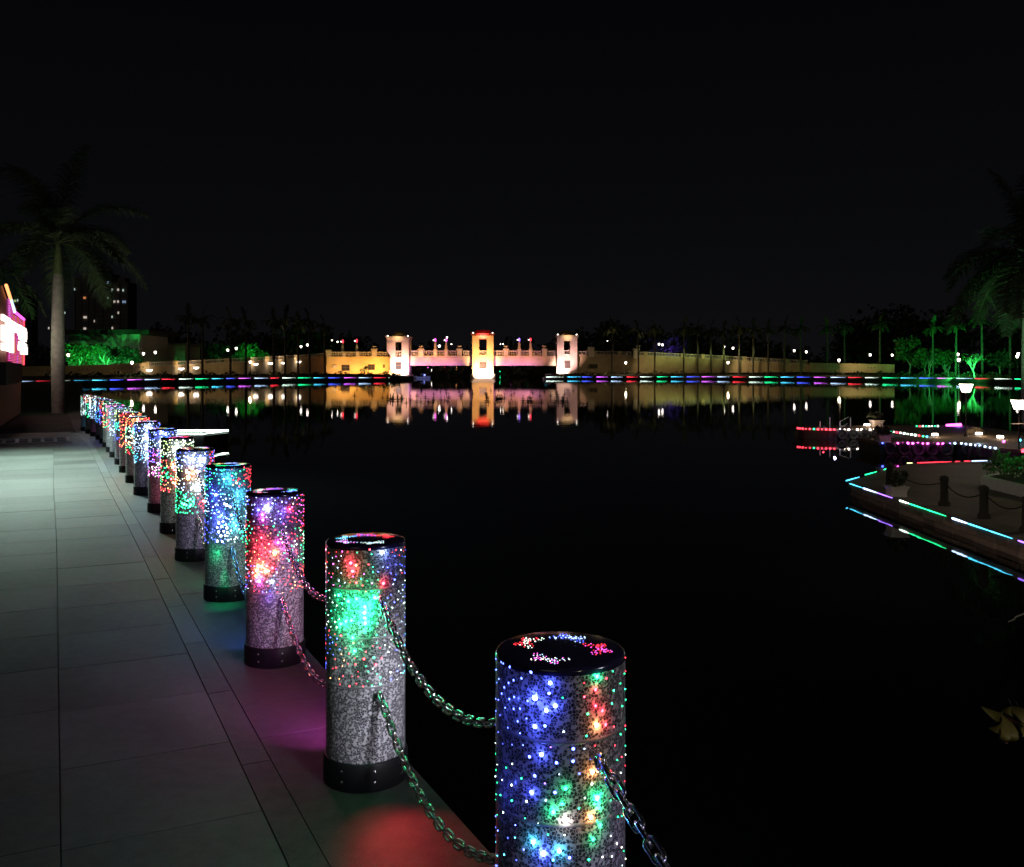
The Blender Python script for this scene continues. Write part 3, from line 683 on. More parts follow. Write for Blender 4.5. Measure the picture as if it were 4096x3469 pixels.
def tower(px0, px1, pyt, wallm, domem, dome_kind, openx, lowwin, label, mull, rail_py):
    x0, x1 = BX(px0), BX(px1); zt = BZ(pyt); y0, y1 = BD - 1.2, BD + 5.2; xc = (x0 + x1) / 2
    root = empty('bridge_tower', (xc, BD, WZ)); tag(root, label, 'tower')
    inv = Matrix.Translation((-xc, -BD, -WZ))
    ox0, ox1 = BX(openx[0]), BX(openx[1]); oz1, oz0 = BZ(openx[2]), BZ(openx[3]); lz1, lz0 = BZ(lowwin[0]), BZ(lowwin[1])
    holes = [(ox0, ox1, oz0, oz1), (ox0, ox1, lz0, lz1)]
    def fin(o):
        o.location = Vector((-xc, -BD, -WZ)); return o
    mb = MB(); zb = BZ(1499)
    facade(mb, x0, x1, zb, zt, y0, y0 + .45, holes); facade(mb, x0, x1, zb, zt, y1 - .45, y1, [holes[0]])
    sh = [(y0 + 2.0, y1 - 2.0, oz0, oz1)]
    facade(mb, y0 + .45, y1 - .45, zb, zt, x0, x0 + .45, sh, axis='y'); facade(mb, y0 + .45, y1 - .45, zb, zt, x1 - .45, x1, sh, axis='y')
    fin(mb.build('wall', wallm, root))
    mb = MB(); mb.box(x0 + .45, x1 - .45, y0 + .45, y1 - .45, lz1 + .25, oz0 - .3); mb.box(x0 + .45, x1 - .45, y0 + .45, y1 - .45, oz1 + .1, zt - .1); fin(mb.build('floor_slab', M['cream'], root))
    mb = MB(); mb.box(x0 - .45, x1 + .45, y0 - .45, y1 + .45, WZ - .6, zb); mb.box(x0 - .25, x1 + .25, y0 - .25, y1 + .25, zb, zb + .12); fin(mb.build('plinth', M['stone'], root))
    mb = MB(); mb.box(x0 - .12, x1 + .12, y0 - .12, y1 + .12, zt - .28, zt); mb.box(x0 - .3, x1 + .3, y0 - .3, y1 + .3, zt, zt + .28); fin(mb.build('cornice', M['red_paint'] if dome_kind == 'hip' else M['stone'], root))
    # window surround
    mb = MB(); w = .14
    for a, b, c, d in holes:
        mb.box(a - w, b + w, y0 - .06, y0 - .003, d, d + w); mb.box(a - w, a, y0 - .06, y0 - .003, c, d); mb.box(b, b + w, y0 - .06, y0 - .003, c, d); mb.box(a - w * 1.4, b + w * 1.4, y0 - .09, y0 - .003, c - w, c)
    fin(mb.build('window_surround', wallm, root))
    mb = MB(); bz = BZ(rail_py); balustrade(mb, (ox0, y0 + .2, oz0), (ox1, y0 + .2, oz0), bz - oz0, .30, .14, thick=.1); fin(mb.build('balustrade', M['stone'], root))
    wn = window(root, ox0, ox1, lz0, lz1, y0 + .15, mull); fin(wn)
    hx = (x1 - x0) / 2; yc = (y0 + y1) / 2; mb = MB()
    if dome_kind == 'hip':
        a, b = hx * .86, hx * .55; h0, h1 = zt + .28, BZ(1321)
        vs = [(xc + sx_ * a, yc + sy_ * 2.9, h0) for sx_, sy_ in ((-1, -1), (1, -1), (1, 1), (-1, 1))] + [(xc + sx_ * (a + b) / 2 * 1.03, yc + sy_ * 2.2, lerp(h0, h1, .62)) for sx_, sy_ in ((-1, -1), (1, -1), (1, 1), (-1, 1))] + [(xc + sx_ * b, yc + sy_ * 1.5, h1) for sx_, sy_ in ((-1, -1), (1, -1), (1, 1), (-1, 1))]
        fs = [(r + i, r + (i + 1) % 4, r + 4 + (i + 1) % 4, r + 4 + i) for r in (0, 4) for i in range(4)] + [(8, 9, 10, 11)]
        mb.add(vs, fs)
    else:
        prof = [(hx * .68 * math.cos(a), .28 + 1.15 * math.sin(a)) for a in [k * math.pi / 2 / 8 for k in range(9)]]
        prof[-1] = (.03, prof[-1][1]); mb.lathe(prof, 24, (xc, yc, zt))
    fin(mb.build('dome', domem, root))
    for s_ in (-1, 1):
        mb = MB(); mb.box(xc + s_ * hx * .92 - .11, xc + s_ * hx * .92 + .11, y0 - .1, y0 + .12, zt + .281, zt + .48, bev=.04); fin(mb.build('roof_light', emat('W', 9), root))
    return root
tower(1550, 1637, 1351, M['pinkw'], M['gold'], 'dome', (1584, 1609, 1369, 1428), (1448, 1479), 'pale pink bridge tower with a gold dome at the left end of the bridge', 0, 1404)
tower(1890, 1974, 1339, M['yellow'], M['reddome'], 'hip', (1917, 1948, 1357, 1420), (1447, 1475), 'yellow lit bridge tower under a red roof in the middle of the bridge', 3, 1403)
tower(2227, 2308, 1346, M['pinkw'], M['gold'], 'dome', (2255, 2280, 1364, 1418), (1443, 1474), 'pinkish bridge tower with a gold dome at the right end of the bridge', 2, 1402)

root = empty('bridge', (0, BD, WZ)); tag(root, 'flat lit bridge span with stone balustrade between the three towers', 'bridge')
def fin(o): o.location = (0, -BD, -WZ); return o
mb = MB()
for a, b in ((1638, 1889), (1975, 2226)):
    xa, xb = BX(a), BX(b)
    mb.box(xa, xb, BD + .35, BD + 4.4, BZ(1463), BZ(1430)); mb.box(xa, xb, BD + .05, BD + .35, BZ(1449), BZ(1431)); mb.box(xa, xb, BD - .15, BD + 4.9, BZ(1430), BZ(1425))
fin(mb.build('deck', M['cream'], root))
for a, b in ((1638, 1673), (1696, 1735), (1748, 1778), (1792, 1826), (1851, 1889), (1975, 2013), (2036, 2070), (2084, 2114), (2130, 2166), (2190, 2226)):
    for yy in (.15, 4.6):
        mb = MB(); balustrade(mb, (BX(a), BD + yy, BZ(1425)), (BX(b), BD + yy, BZ(1425)), BZ(1403) - BZ(1425)); fin(mb.build('balustrade', M['stone'], root))
def pillar(mb, pxc, w, d, zb, zt, y):
    x = (pxc - CX) * d / F; h = w / 2
    mb.box(x - h, x + h, y - h, y + h, zb, zt - .35); mb.box(x - h * 1.25, x + h * 1.25, y - h * 1.25, y + h * 1.25, zt - .35, zt - .15); mb.box(x - h * 1.1, x + h * 1.1, y - h * 1.1, y + h * 1.1, zt - .15, zt); mb.box(x - h * 1.15, x + h * 1.15, y - h * 1.15, y + h * 1.15, zb - .002, zb + .25)
for pc in (1684, 1838, 2024, 2178):
    mb = MB(); pillar(mb, pc, 1.15, BD, BZ(1428), BZ(1394), BD + .1); fin(mb.build('pillar', M['stone'], root))
for pc in (1741, 1785, 2077, 2122):
    mb = MB(); pillar(mb, pc, .75, BD, BZ(1427), BZ(1400), BD + .1); fin(mb.build('pillar', M['stone'], root))
# urns on the pillars
URN = [(.25, 0), (.18, .08), (.32, .25), (.5, .42), (.55, .55), (.52, .58), (.1, .5)]
def urn(px, py, d, y, label, m='stone'):
    mb = MB(); mb.lathe(URN, 14); o = mb.build('stone_urn', M[m]); p = P(px, py, d); o.location = (p.x, y, p.z); tag(o, label, 'urn', 'stone urns on the bridge pillars')
for j, (px, py, y, d) in enumerate(((1684, 1393.5, BD + .1, BD), (1838, 1393.5, BD + .1, BD), (2024, 1393.5, BD + .1, BD), (2178, 1393.5, BD + .1, BD))):
    urn(px, py, d, y, 'round stone urn on the %s wide bridge pillar from the left' % ORD[j])
# obelisk lamps on the parapet
def obelisk(px, py0, py1, d, y, label, key='R', s=1):
    p = P(px, py0, d); h = (py0 - py1) * d / F
    root = empty('obelisk_lamp', (p.x, y, p.z)); tag(root, label, 'lamp post', 'obelisk lamps on the parapet')
    mb = MB(); b, t = .34 * s, .17 * s
    mb.add([(x * b, yy * b, 0) for x, yy in ((-1, -1), (1, -1), (1, 1), (-1, 1))] + [(x * t, yy * t, h * .72) for x, yy in ((-1, -1), (1, -1), (1, 1), (-1, 1))], [(0, 1, 5, 4), (1, 2, 6, 5), (2, 3, 7, 6), (3, 0, 4, 7), (4, 5, 6, 7), (3, 2, 1, 0)])
    mb.box(-b * 1.3, b * 1.3, -b * 1.3, b * 1.3, -.01, .18); mb.build('shaft', M['stone'], root)
    mb = MB(); mb.lathe([(.08, h * .72), (.2, h * .76), (.24, h * .84), (.16, h * .90), (.2, h * .96), (.02, h)], 10); mb.build('lamp_head', emat(key, 3), root)
    mb = MB(); mb.box(-.55, -.25, -.1, .1, h * .80, h * .88, bev=.03); mb.build('side_lamp', emat('W', 4), root)
for j, (px, a, b, key) in enumerate(((1376, 1409, 1360, 'R'), (1431, 1408, 1357, 'R'), (1741, 1400, 1354, 'M'), (1785, 1400, 1354, 'M'), (2077, 1400, 1352, 'V'), (2122, 1400, 1352, 'R'))):
    obelisk(px, a, b, BD, BD + .1 if j > 1 else BD - 1.5, 'slim obelisk lamp with a coloured head, %s from the left on the parapet' % ORD[j], key)

# left wing building between the ramp and the left tower
WY = 218.0
def WX(px): return (px - CX) * WY / F
def WZf(py): return CH - (py - HY) * WY / F
root = empty('bridge_wing', (0, 0, 0)); tag(root, 'yellow washed wing wall with two windows left of the bridge', 'bridge wing')
wins = [(1365, 1399, 1459, 1484), (1471, 1500, 1457, 1481), (1531, 1540, 1458, 1472)]
holes = [(WX(a), WX(b), WZf(d), WZf(c)) for a, b, c, d in wins]
mb = MB(); facade(mb, WX(1306), WX(1556), .2, WZf(1431), WY, WY + .4, holes); mb.box(WX(1306), WX(1556), WY + .4, WY + 6, .2, WZf(1431) - .05); 
# recess the mass behind the windows
mb2 = MB(); facade(mb2, WX(1306), WX(1556), .2, WZf(1431), WY, WY + .4, holes); mb2.box(WX(1306), WX(1556), WY + .8, WY + 6, .2, WZf(1431) - .05)
mb2.box(WX(1304), WX(1558), WY - .2, WY + 6.1, WZf(1431), WZf(1427)); mb2.build('wall', M['yellow'], root)
for a, b, c, d in wins: window(root, WX(a), WX(b), WZf(d), WZf(c), WY + .12, 1 if b - a > 15 else 0)
for a, b in ((1324, 1370), (1384, 1425), (1438, 1484), (1508, 1550)):
    mb = MB(); balustrade(mb, (WX(a), WY + .15, WZf(1427)), (WX(b), WY + .15, WZf(1427)), WZf(1408) - WZf(1427)); mb.build('balustrade', M['stone'], root)
for pc, w, t in ((1314, 1.1, 1400), (1377, .75, 1407), (1431, .75, 1406), (1497, 1.15, 1395)):
    mb = MB(); pillar(mb, pc, w, WY, WZf(1429), WZf(t), WY + .1); mb.build('pillar', M['stone'], root)
urn(1497, 1395, WY, WY + .1, 'stone urn on the wing pillar beside the left tower', 'stone')
# air conditioner box on the wing wall
mb = MB(); mb.box(WX(1333), WX(1349), WY - .5, WY - .01, WZf(1473), WZf(1461), bev=.04); tag(mb.build('air_conditioner', M['stone']), 'boxy air conditioner unit on the yellow wing wall', 'air conditioner')

# ramp walls
def wallrun(pts, name, label, m, thick=.5, rail=None, rail_skip=None, holes_every=None, parts=None):
    """pts: (px, d, py_top, py_bottom)"""
    root = empty(name, (0, 0, 0)); tag(root, label, 'wall'); mb = MB(); mbr = MB(); mbh = MB()
    V = [(P(px, a, d), P(px, b, d)) for px, d, a, b in pts]
    for (a0, b0), (a1, b1) in zip(V, V[1:]):
        o = Vector((0, thick, 0)); h = Vector((0, 0, rail or 0))
        A0, A1 = a0 - h, a1 - h
        mb.add([b0, b1, A1, A0, b0 + o, b1 + o, A1 + o, A0 + o], [(0, 1, 2, 3), (7, 6, 5, 4), (3, 2, 6, 7), (0, 3, 7, 4), (1, 5, 6, 2)])
        c = Vector((0, -.10, 0)); t = Vector((0, 0, .22))
        mb.add([A0 + c - t, A1 + c - t, A1 + c + t * .4, A0 + c + t * .4, A0 + o - c - t, A1 + o - c - t, A1 + o - c + t * .4, A0 + o - c + t * .4], [(0, 1, 2, 3), (3, 2, 6, 7), (7, 6, 5, 4), (0, 4, 5, 1)])
        if rail:
            L = (a1 - a0).length; n = max(1, round(L / 6.5))
            for k in range(n):
                p, q = A0.lerp(A1, k / n), A0.lerp(A1, (k + 1) / n); dv = (q - p).normalized()
                z = Vector((0, .25, .09)); balustrade(mbr, p + z + dv * .4, q + z - dv * .4, rail - .1)
                mb.box(p.x - .38, p.x + .38, p.y - .02, p.y + .52, p.z + .05, p.z + rail + .08)
        if holes_every:
            L = (a1 - a0).length; n = max(1, int(L / holes_every))
            for k in range(n):
                c0 = a0.lerp(a1, (k + .5) / n)
                for q in (-1, 0, 1):
                    dv = (a1 - a0).normalized(); c1 = c0 + dv * q * .62 - Vector((0, .012, .62))
                    mbh.lathe([(.14, -.02), (.14, .0)], 10); 
                    vs = mbh.v[-30:] if False else None
    mb.build('wall', m, root)
    if rail: mbr.build('balustrade', M['stone'], root)
    if holes_every:
        mbh = MB()
        for (a0, b0), (a1, b1) in zip(V, V[1:]):
            L = (a1 - a0).length; n = max(1, int(L / holes_every)); dv = (a1 - a0).normalized()
            for k in range(n):
                c0 = a0.lerp(a1, (k + .5) / n)
                for q in (-1, 0, 1):
                    c1 = c0 + dv * q * .62 - Vector((0, 0, .62))
                    mbh.tube([c1 + Vector((0, -.012, 0)), c1 + Vector((0, .1, 0))], .13, 10)
        mbh.build('drain_holes', M['dark'], root)
    return root
wallrun([(-60, 146, 1472, 1512), (245, 150, 1466, 1508), (416, 152, 1461, 1503), (524, 154, 1455, 1498), (588, 156, 1453, 1497)], 'garden_wall', 'low plain wall with groups of drain holes, left of the ramp', M['wall'], holes_every=4.6)
wallrun([(588, 156, 1449, 1500), (699, 160, 1445, 1500), (810, 166, 1440, 1500), (992, 177, 1431, 1499), (1140, 190, 1423, 1498), (1235, 200, 1418, 1497), (1306, 214, 1412, 1497)], 'ramp_wall', 'long ramp wall with balustrade climbing to the bridge from the left', M['wall'], rail=.80)
wallrun([(2309, 222, 1404, 1498), (2377, 221, 1404, 1498), (2583, 215, 1408, 1496), (2732, 211, 1415, 1494), (2895, 205, 1423, 1492), (3068, 199, 1433, 1490), (3240, 192, 1442, 1488)], 'ramp_wall', 'long ramp wall with balustrade descending from the bridge to the right', M['wall'], rail=.95)
wallrun([(3240, 191, 1453, 1490), (3400, 185, 1456, 1491), (3578, 178, 1460, 1492)], 'garden_wall', 'low plain wall with groups of drain holes at the end of the right ramp', M['wall'], holes_every=5.5)
for pc, d, a in ((2364, 221, 1389), (2544, 216.3, 1394)):
    mb = MB(); q = P(pc, a, d); pillar(mb, pc, 1.3, d, q.z - 2.3, q.z, d - .1)
    tag(mb.build('stone_pillar', M['stone']), 'tall square stone pillar %s on the right ramp' % ('nearest the bridge' if pc < 2400 else 'under the pale urn'), 'pillar', 'square pillars on the right ramp')
urn(2552, 1393, 216.3, 216.2, 'pale urn lit green on the pillar of the right ramp', 'white')
mb = MB(); mb.box((2360 - CX) * 221 / F, (2396 - CX) * 221 / F, 220.6, 220.98, CH - (1474 - HY) * 221 / F, CH - (1457 - HY) * 221 / F); tag(mb.build('wall_grille', M['dark']), 'dark barred opening in the wall right of the bridge', 'grille')

# light on the bridge (floodlights standing in front of it, aimed away from the water)
def flood(px, y, z, tx, tz, power, col, cone=80, rad=.15):
    lamp('SPOT', ((px - CX) * y / F, y, z), power * 1.8, col, rad, ((tx - CX) * K, BD - 1, tz), cone, 1.0, 'bridge_floodlight')
flood(1600, 216.5, 0.7, 1600, 3.6, 5200, (1, .56, .42)); flood(1560, 217.5, .3, 1575, 1.0, 2200, (1, .75, .4)); flood(1625, 218, .7, 1615, 1.6, 1500, (1, .7, .75))
flood(1932, 216, -.2, 1932, 4.6, 9500, (1, .54, .24)); flood(1915, 218, -.3, 1920, 1.0, 4500, (1, .66, .45)); flood(1955, 218, -.3, 1950, 1.0, 4500, (1, .66, .5))
flood(2262, 215.5, .8, 2266, 4.4, 3800, (1, .58, .52), 70); flood(2238, 218, .8, 2242, 1.5, 3000, (1, .70, .55))
for px, c, pw in ((1510, (1, .50, .13), 2600), (1460, (1, .52, .14), 1300), (1400, (1, .55, .16), 1000), (1335, (1, .55, .2), 700)):
    lamp('SPOT', ((px - CX) * 213 / F, 213, .7), pw * 1.6, c, .15, ((px - 5 - CX) * WY / F, WY, 2.6), 110, 1.0, 'wing_floodlight')
for px, c, pw in ((1665, (.9, .45, 1.0), 520), (1710, (.85, .42, 1.0), 330), (1755, (.80, .40, 1.0), 300), (1800, (.78, .38, 1.0), 260), (1835, (.85, .42, .9), 160), (1995, (.95, .45, 1.0), 420), (2040, (.9, .40, 1.0), 300), (2085, (.9, .42, 1.0), 260), (2130, (.9, .45, 1.0), 230), (2175, (.8, .5, .9), 140)):
    lamp('SPOT', (BX(px), BD - 1.9, .3), pw * 1.9, (c[0] * .9, c[1] * .66, .95), .1, (BX(px), BD + .2, 3.0), 120, 1, 'span_floodlight')
for px, c, pw in ((1680, (1, .48, .16), 1100), (1740, (1, .46, .16), 900), (1800, (1, .5, .2), 600), (2020, (1, .5, .25), 800), (2085, (1, .48, .25), 700), (2150, (1, .5, .3), 500)):
    lamp('SPOT', (BX(px), BD - 7, 2.6), pw * 3.0, (1, c[1] * .85, c[2] * .6), .1, (BX(px), BD, 5.2), 60, 1, 'span_floodlight')
lamp('SPOT', (BX(1684), BD - 2.2, BZ(1426)), 120, (1, .8, .35), .1, (BX(1684), BD, BZ(1412)), 70, 1, 'pillar_light')
lamp('SPOT', (BX(1741), BD - 2.2, BZ(1426)), 120, (1, .75, .1), .1, (BX(1741), BD, BZ(1412)), 70, 1, 'pillar_light')
lamp('SPOT', (BX(1932), BD - 3.2, BZ(1345)), 2600, (1, .08, .08), .1, (BX(1932), BD + 2, BZ(1326)), 90, 1, 'roof_floodlight')
for px in (1594, 2268): lamp('SPOT', (BX(px), BD - 3.2, BZ(1352)), 250, (1, .7, .3), .1, (BX(px), BD + 2, BZ(1340)), 90, 1, 'roof_floodlight')

# ------------------------------------------------------------------ street lanterns
def lantern(px, py, base_z, d, label, r=.28, light=0, group='street lanterns around the lake', ltz=None, col=(1, .72, .36), arm=False):
    r *= .85; p = P(px, py, d); root = empty('street_lantern', (p.x, d, base_z)); tag(root, label, 'street lamp', group); h = p.z - base_z
    mb = MB(); mb.lathe([(.16, 0), (.14, .3), (.07, .4), (.055, h - r * 1.4), (.12, h - r * 1.1), (.02, h - r)], 8); mb.build('pole', M['pole'], root)
    mb = MB(); mb.lathe([(r * .55, h - r), (r, h + r * .6), (r * .5, h + r * .85)], 8, smooth=False); mb.build('lamp_glass', emat('W', 10), root)
    mb = MB(); mb.lathe([(r * 1.15, h + r * .86), (r * .7, h + r * 1.2), (.03, h + r * 1.5)], 8); mb.build('lamp_cap', M['pole'], root)
    if light: lamp('POINT', (p.x, d - r * 1.6, p.z - r * .3), light, col, .06, name='lantern_light')
    return root
FL = [(528, 1451, 143, 260), (1001, 1449, 168, 260)]
for j, (px, py, d, pw) in enumerate(FL): lantern(px, py, .3, d, 'lantern standing on the bank before the left ramp wall, %s one' % ('farther left' if j == 0 else 'nearer the bridge'), .26, pw)
FR = [(2503, 1452, 211, 420), (2912, 1451, 200, 420), (3356, 1442, 182, 520), (3835, 1440, 150, 120)]
for j, (px, py, d, pw) in enumerate(FR): lantern(px, py, .3, d, ('lantern before the right wall just right of the bridge', 'lantern before the middle of the right ramp wall', 'lantern before the low wall with drain holes on the right', 'lower lantern beside the green lit palm trunk')[j], .3, pw)
BL = [(273, 1421, 158), (574, 1415, 168), (621, 1410, 168), (911, 1401, 184), (945, 1394, 184), (1204, 1387, 206), (1230, 1380, 206)]
for j, (px, py, d) in enumerate(BL): lantern(px, py, .6, d, 'white lantern rising behind the left walls, %s from the left' % ORD[j], .27)
BR = [(2636, 1377, 224), (2650, 1380, 222), (2896, 1388, 215), (2932, 1393, 214), (3177, 1403, 204), (3225, 1408, 203), (3481, 1420, 192), (3569, 1421, 188), (3676, 1422, 184), (3832, 1418, 160), (4069, 1426, 150), (4073, 1416, 156)]
for j, (px, py, d) in enumerate(BR): lantern(px, py, .6, d, 'white lantern behind the right hand walls, %s from the bridge' % ORD[j], .27 if j != 8 else .2)
BM = [(1757, 1385, 240, .35), (1788, 1350, 240, .22), (1806, 1377, 260, .18), (1328, 1362, 240, .16), (1350, 1368, 240, .2), (2002, 1377, 250, .14), (2012, 1377, 250, .14), (2430, 1364, 240, .12)]
for j, (px, py, d, r) in enumerate(BM): lantern(px, py, .6, d, 'small distant lamp glowing over the bridge parapet, %s in order listed from the bright one' % ORD[j] if False else ('bright round lamp just behind the bridge parapet', 'highest small lamp behind the bridge', 'faint lamp left of the middle tower', 'faint lamp above the left wing', 'lamp between the two obelisks of the left wing', 'left of two faint lamps right of the middle tower', 'right of two faint lamps right of the middle tower', 'tiny lamp above the right ramp wall')[j], r)
# wall washers hung on the left ramp
for j, (px, py, d) in enumerate(((599, 1479, 155.6), (727, 1473, 160.5), (786, 1469, 163.5), (1024, 1455, 178.5), (1083, 1452, 183.5), (1136, 1450, 188.2), (1196, 1446, 194.5))):
    p = P(px, py, d); mb = MB(); 
    vs = [(p.x, p.y - .45, p.z - .32)]
    prof = [(.5 * math.cos(a), -.34 * math.sin(a)) for a in [k * math.pi / 2 / 5 for k in range(6)]]; prof[-1] = (.02, prof[-1][1])
    mb.lathe(prof, 12, (p.x, p.y - .2, p.z), cap0=True)
    o = mb.build('wall_lamp', emat('W', 6)); tag(o, 'half bowl lamp shining on the left ramp wall, %s from the left' % ORD[j], 'wall lamp', 'half bowl lamps on the left ramp wall')
    lamp('SPOT', (p.x, p.y - 1.2, p.z + .75), 95, (1, .66, .26), .04, (p.x, p.y + 1, p.z + .75), 150, .6, 'wall_lamp_light')
# unseen fill spots added for the dim warm wash on the ramp walls
for px, y, pw, c in ((330, 138, 500, (1, .75, .5)), (700, 148, 600, (1, .72, .42)), (1080, 165, 800, (1, .70, .38)), (1260, 185, 700, (1, .62, .25)), (2420, 208, 700, (1, .74, .35)), (2640, 205, 900, (1, .75, .35)), (2800, 198, 900, (1, .72, .33)), (3020, 192, 900, (1, .7, .3)), (3180, 186, 700, (1, .7, .3)), (3480, 172, 900, (1, .72, .32))):
    x = (px - CX) * y / F; lamp('SPOT', (x, y, .9), pw * (.15 if px < 1200 else .16), (c[0], c[1] * .92, c[2] * .8), .2, (x * 1.03, y + 12, 2.6), 125, 1, 'bank_fill_light')
for px, y, pw in ((2590, 226, 210), (2650, 225, 230), (2710, 223, 230), (2770, 221, 220), (2830, 219, 190), (2890, 216, 150), (2960, 214, 100)):      # fill spots added in front of the right rail for its greenish light
    x = (px - CX) * y / F; lamp('SPOT', (x, y - 16.6, 5.6), pw * 1.3, (.75, 1, .32), .05, (x, y - 8, 3.9), 90, 1, 'rail_fill_light')

# ------------------------------------------------------------------ plants
def palm_meshes(seed, H, rt, nf=15, fl=3.2, leaflets=46, lw=.05):
    rnd = random.Random(seed); tr = MB()
    prof = []; n = 14; cs = H * .80
    for k in range(n + 1):
        t = k / n; z = cs * t; r = rt * (1.15 - .1 * t + .28 * math.sin(math.pi * min(1, t * 1.25)) * .5) * (1 if t < .9 else 1 - (t - .9) * 2.0)
        prof.append((r, z)); 
        if k < n: prof.append((r * .97, z + cs / n * .5))
    tr.lathe(prof, 12)
    sh = MB(); sh.lathe([(rt * .80, cs), (rt * .86, cs + H * .03), (rt * .55, cs + H * .14), (rt * .4, cs + H * .2), (.03, cs + H * .21)], 12)
    cr = MB()
    for k in range(nf):
        az = 2 * math.pi * k / nf + rnd.uniform(-.2, .2); el = R(rnd.choice((80, 62, 45, 30, 15, 0)) + rnd.uniform(-8, 8)) if k else R(84)
        L = fl * rnd.uniform(.85, 1.1); p = Vector((0, 0, cs + H * .18)); d = Vector((math.cos(az) * math.cos(el), math.sin(az) * math.cos(el), math.sin(el))); seg = 12; pts = [p.copy()]
        for q in range(seg):
            p = p + d * (L / seg); pts.append(p.copy()); d = (d - Vector((0, 0, .135 + .05 * rnd.random()))).normalized()
        cr.tube(pts, [.03 * (1 - q / (seg + 1)) + .006 for q in range(seg + 1)], 4, cap=False)
        for q in range(leaflets):
            t = .10 + .9 * q / leaflets; f = t * seg; i0 = min(seg - 1, int(f)); c = pts[i0].lerp(pts[i0 + 1], f - i0); tg = (pts[i0 + 1] - pts[i0]).normalized()
            sd = tg.cross(Vector((0, 0, 1)));
            if sd.length < .2: sd = Vector((math.sin(az), -math.cos(az), 0))
            sd.normalize(); up = sd.cross(tg)
            ll = fl * .24 * math.sin(math.pi * (.12 + .8 * t)) * rnd.uniform(.8, 1.15)
            for s_ in (-1, 1):
                dirv = (sd * s_ * .9 + tg * .55 + up * rnd.uniform(-.2, .35)).normalized(); e1 = c + dirv * ll * .55; e2 = e1 + (dirv + Vector((0, 0, -.7))).normalized() * ll * .5
                w = tg * lw * .5
                cr.add([c - w, c + w, e1 + w, e1 - w, e2], [(0, 1, 2, 3), (3, 2, 4)])
    return tr, sh, cr
def palm(x, y, z, H, rt, label, seed=1, group=None, rz=0, **kw):
    tr, sh, cr = palm_meshes(seed, H, rt, **kw); root = empty('palm_tree', (x, y, z), rz); tag(root, label, 'palm tree', group)
    tr.build('trunk', M['trunk'], root); sh.build('crownshaft', M['shaft'], root); cr.build('crown', M['frond'], root); return root
palm(-16.95, 35, -.05, 6.5, .195, 'tall royal palm with a pale trunk standing behind the far end of the bollards', 3, 'royal palms near the water', nf=19, fl=3.9, leaflets=110, lw=.028)
palm(-19.6, 34, -.05, 5.6, .2, 'royal palm at the left frame edge beside the neon stall', 8, 'royal palms near the water', nf=15, fl=3.4, leaflets=50)
palm(16.5, 30, -.28, 5.5, .15, 'royal palm hanging its fronds in from the right frame edge', 12, 'royal palms near the water', nf=24, fl=3.5, leaflets=120, lw=.03)
lamp('SPOT', (-15.2, 30.5, .3), 330, (.85, 1, .72), .1, (-16.9, 35, 5), 62, 1, 'palm_uplight')
lamp('SPOT', (-14.0, 31, 2.2), 34, (.70, 1, .92), .1, (-16.9, 35, 2.6), 50, 1, 'palm_sidelight')
lamp('SPOT', (14.6, 27.5, .0), 480, (.35, 1, .45), .1, (16.4, 30, 5.0), 85, 1, 'palm_uplight')
lamp('SPOT', (-20.5, 32, .2), 60, (.3, 1, .45), .1, (-19.6, 34, 6), 70, 1, 'palm_uplight')
# slim palms along the far shore
tr, sh, cr = palm_meshes(5, 10.8, .17, nf=11, fl=2.9, leaflets=16, lw=.16)
pproto = empty('palm_tree', (0, 0, .25)); M['slim'] = mat('slim_palm_bark', (.085, .08, .065), .9, var=.3, scale=3); tr.build('trunk', M['slim'], pproto); sh.build('crownshaft', M['shaft'], pproto); cr.build('crown', M['frond'], pproto)
def dist_on(pts, px, off):
    for (a, da), (b, db) in zip(pts, pts[1:]):
        if a <= px <= b: return lerp(da, db, (px - a) / (b - a)) + off
    return pts[-1][1] + off
used = False
LP = [(752, 0), (810, 0), (922, 0), (984, 0), (1096, 0), (1141, 0), (1192, 0), (1240, 0), (1300, 4)]
RP = [(2448, 3), (2554, 3), (2618, 3), (2734, 3), (2792, 3), (2845, 3), (2896, 3), (2955, 3), (3012, 3), (3073, 3), (3136, 3), (3204, 3), (3310, 10), (3378, 12), (3520, 14)]
allp = [(px, dist_on(SH, px, 3.5 + o), 'slim dark palm before the left walls, %s from the left' % ORD[j], .92) for j, (px, o) in enumerate(LP)] + \
       [(px, dist_on(SHR, px, 3.5 + o), 'slim dark palm along the right shore, %s counted from the bridge' % ORD[j], .95) for j, (px, o) in enumerate(RP)] + \
       [(3732, 166, 'slim palm faintly lit green, left of the bright green trunk', .80), (3823, 158, 'slim palm with a bright green trunk beside the green shrub', .88), (3930, 160, 'slim grey palm right of the green shrub', .95), (4040, 158, 'slim dark palm between the green shrub and the frame edge', 1.0)]
for j, (px, d, lab, s_) in enumerate(allp):
    o = pproto if j == 0 else copy_tree(pproto)
    o.location = ((px - CX) * d / F, d, .25); o.rotation_euler = (R(random.uniform(-1, 1)), R(random.uniform(-1, 1)), random.uniform(0, 6.28)); o.scale = (s_, s_, s_ * random.uniform(.94, 1.04))
    tag(o, lab, 'palm tree', 'slim palms around the lake')

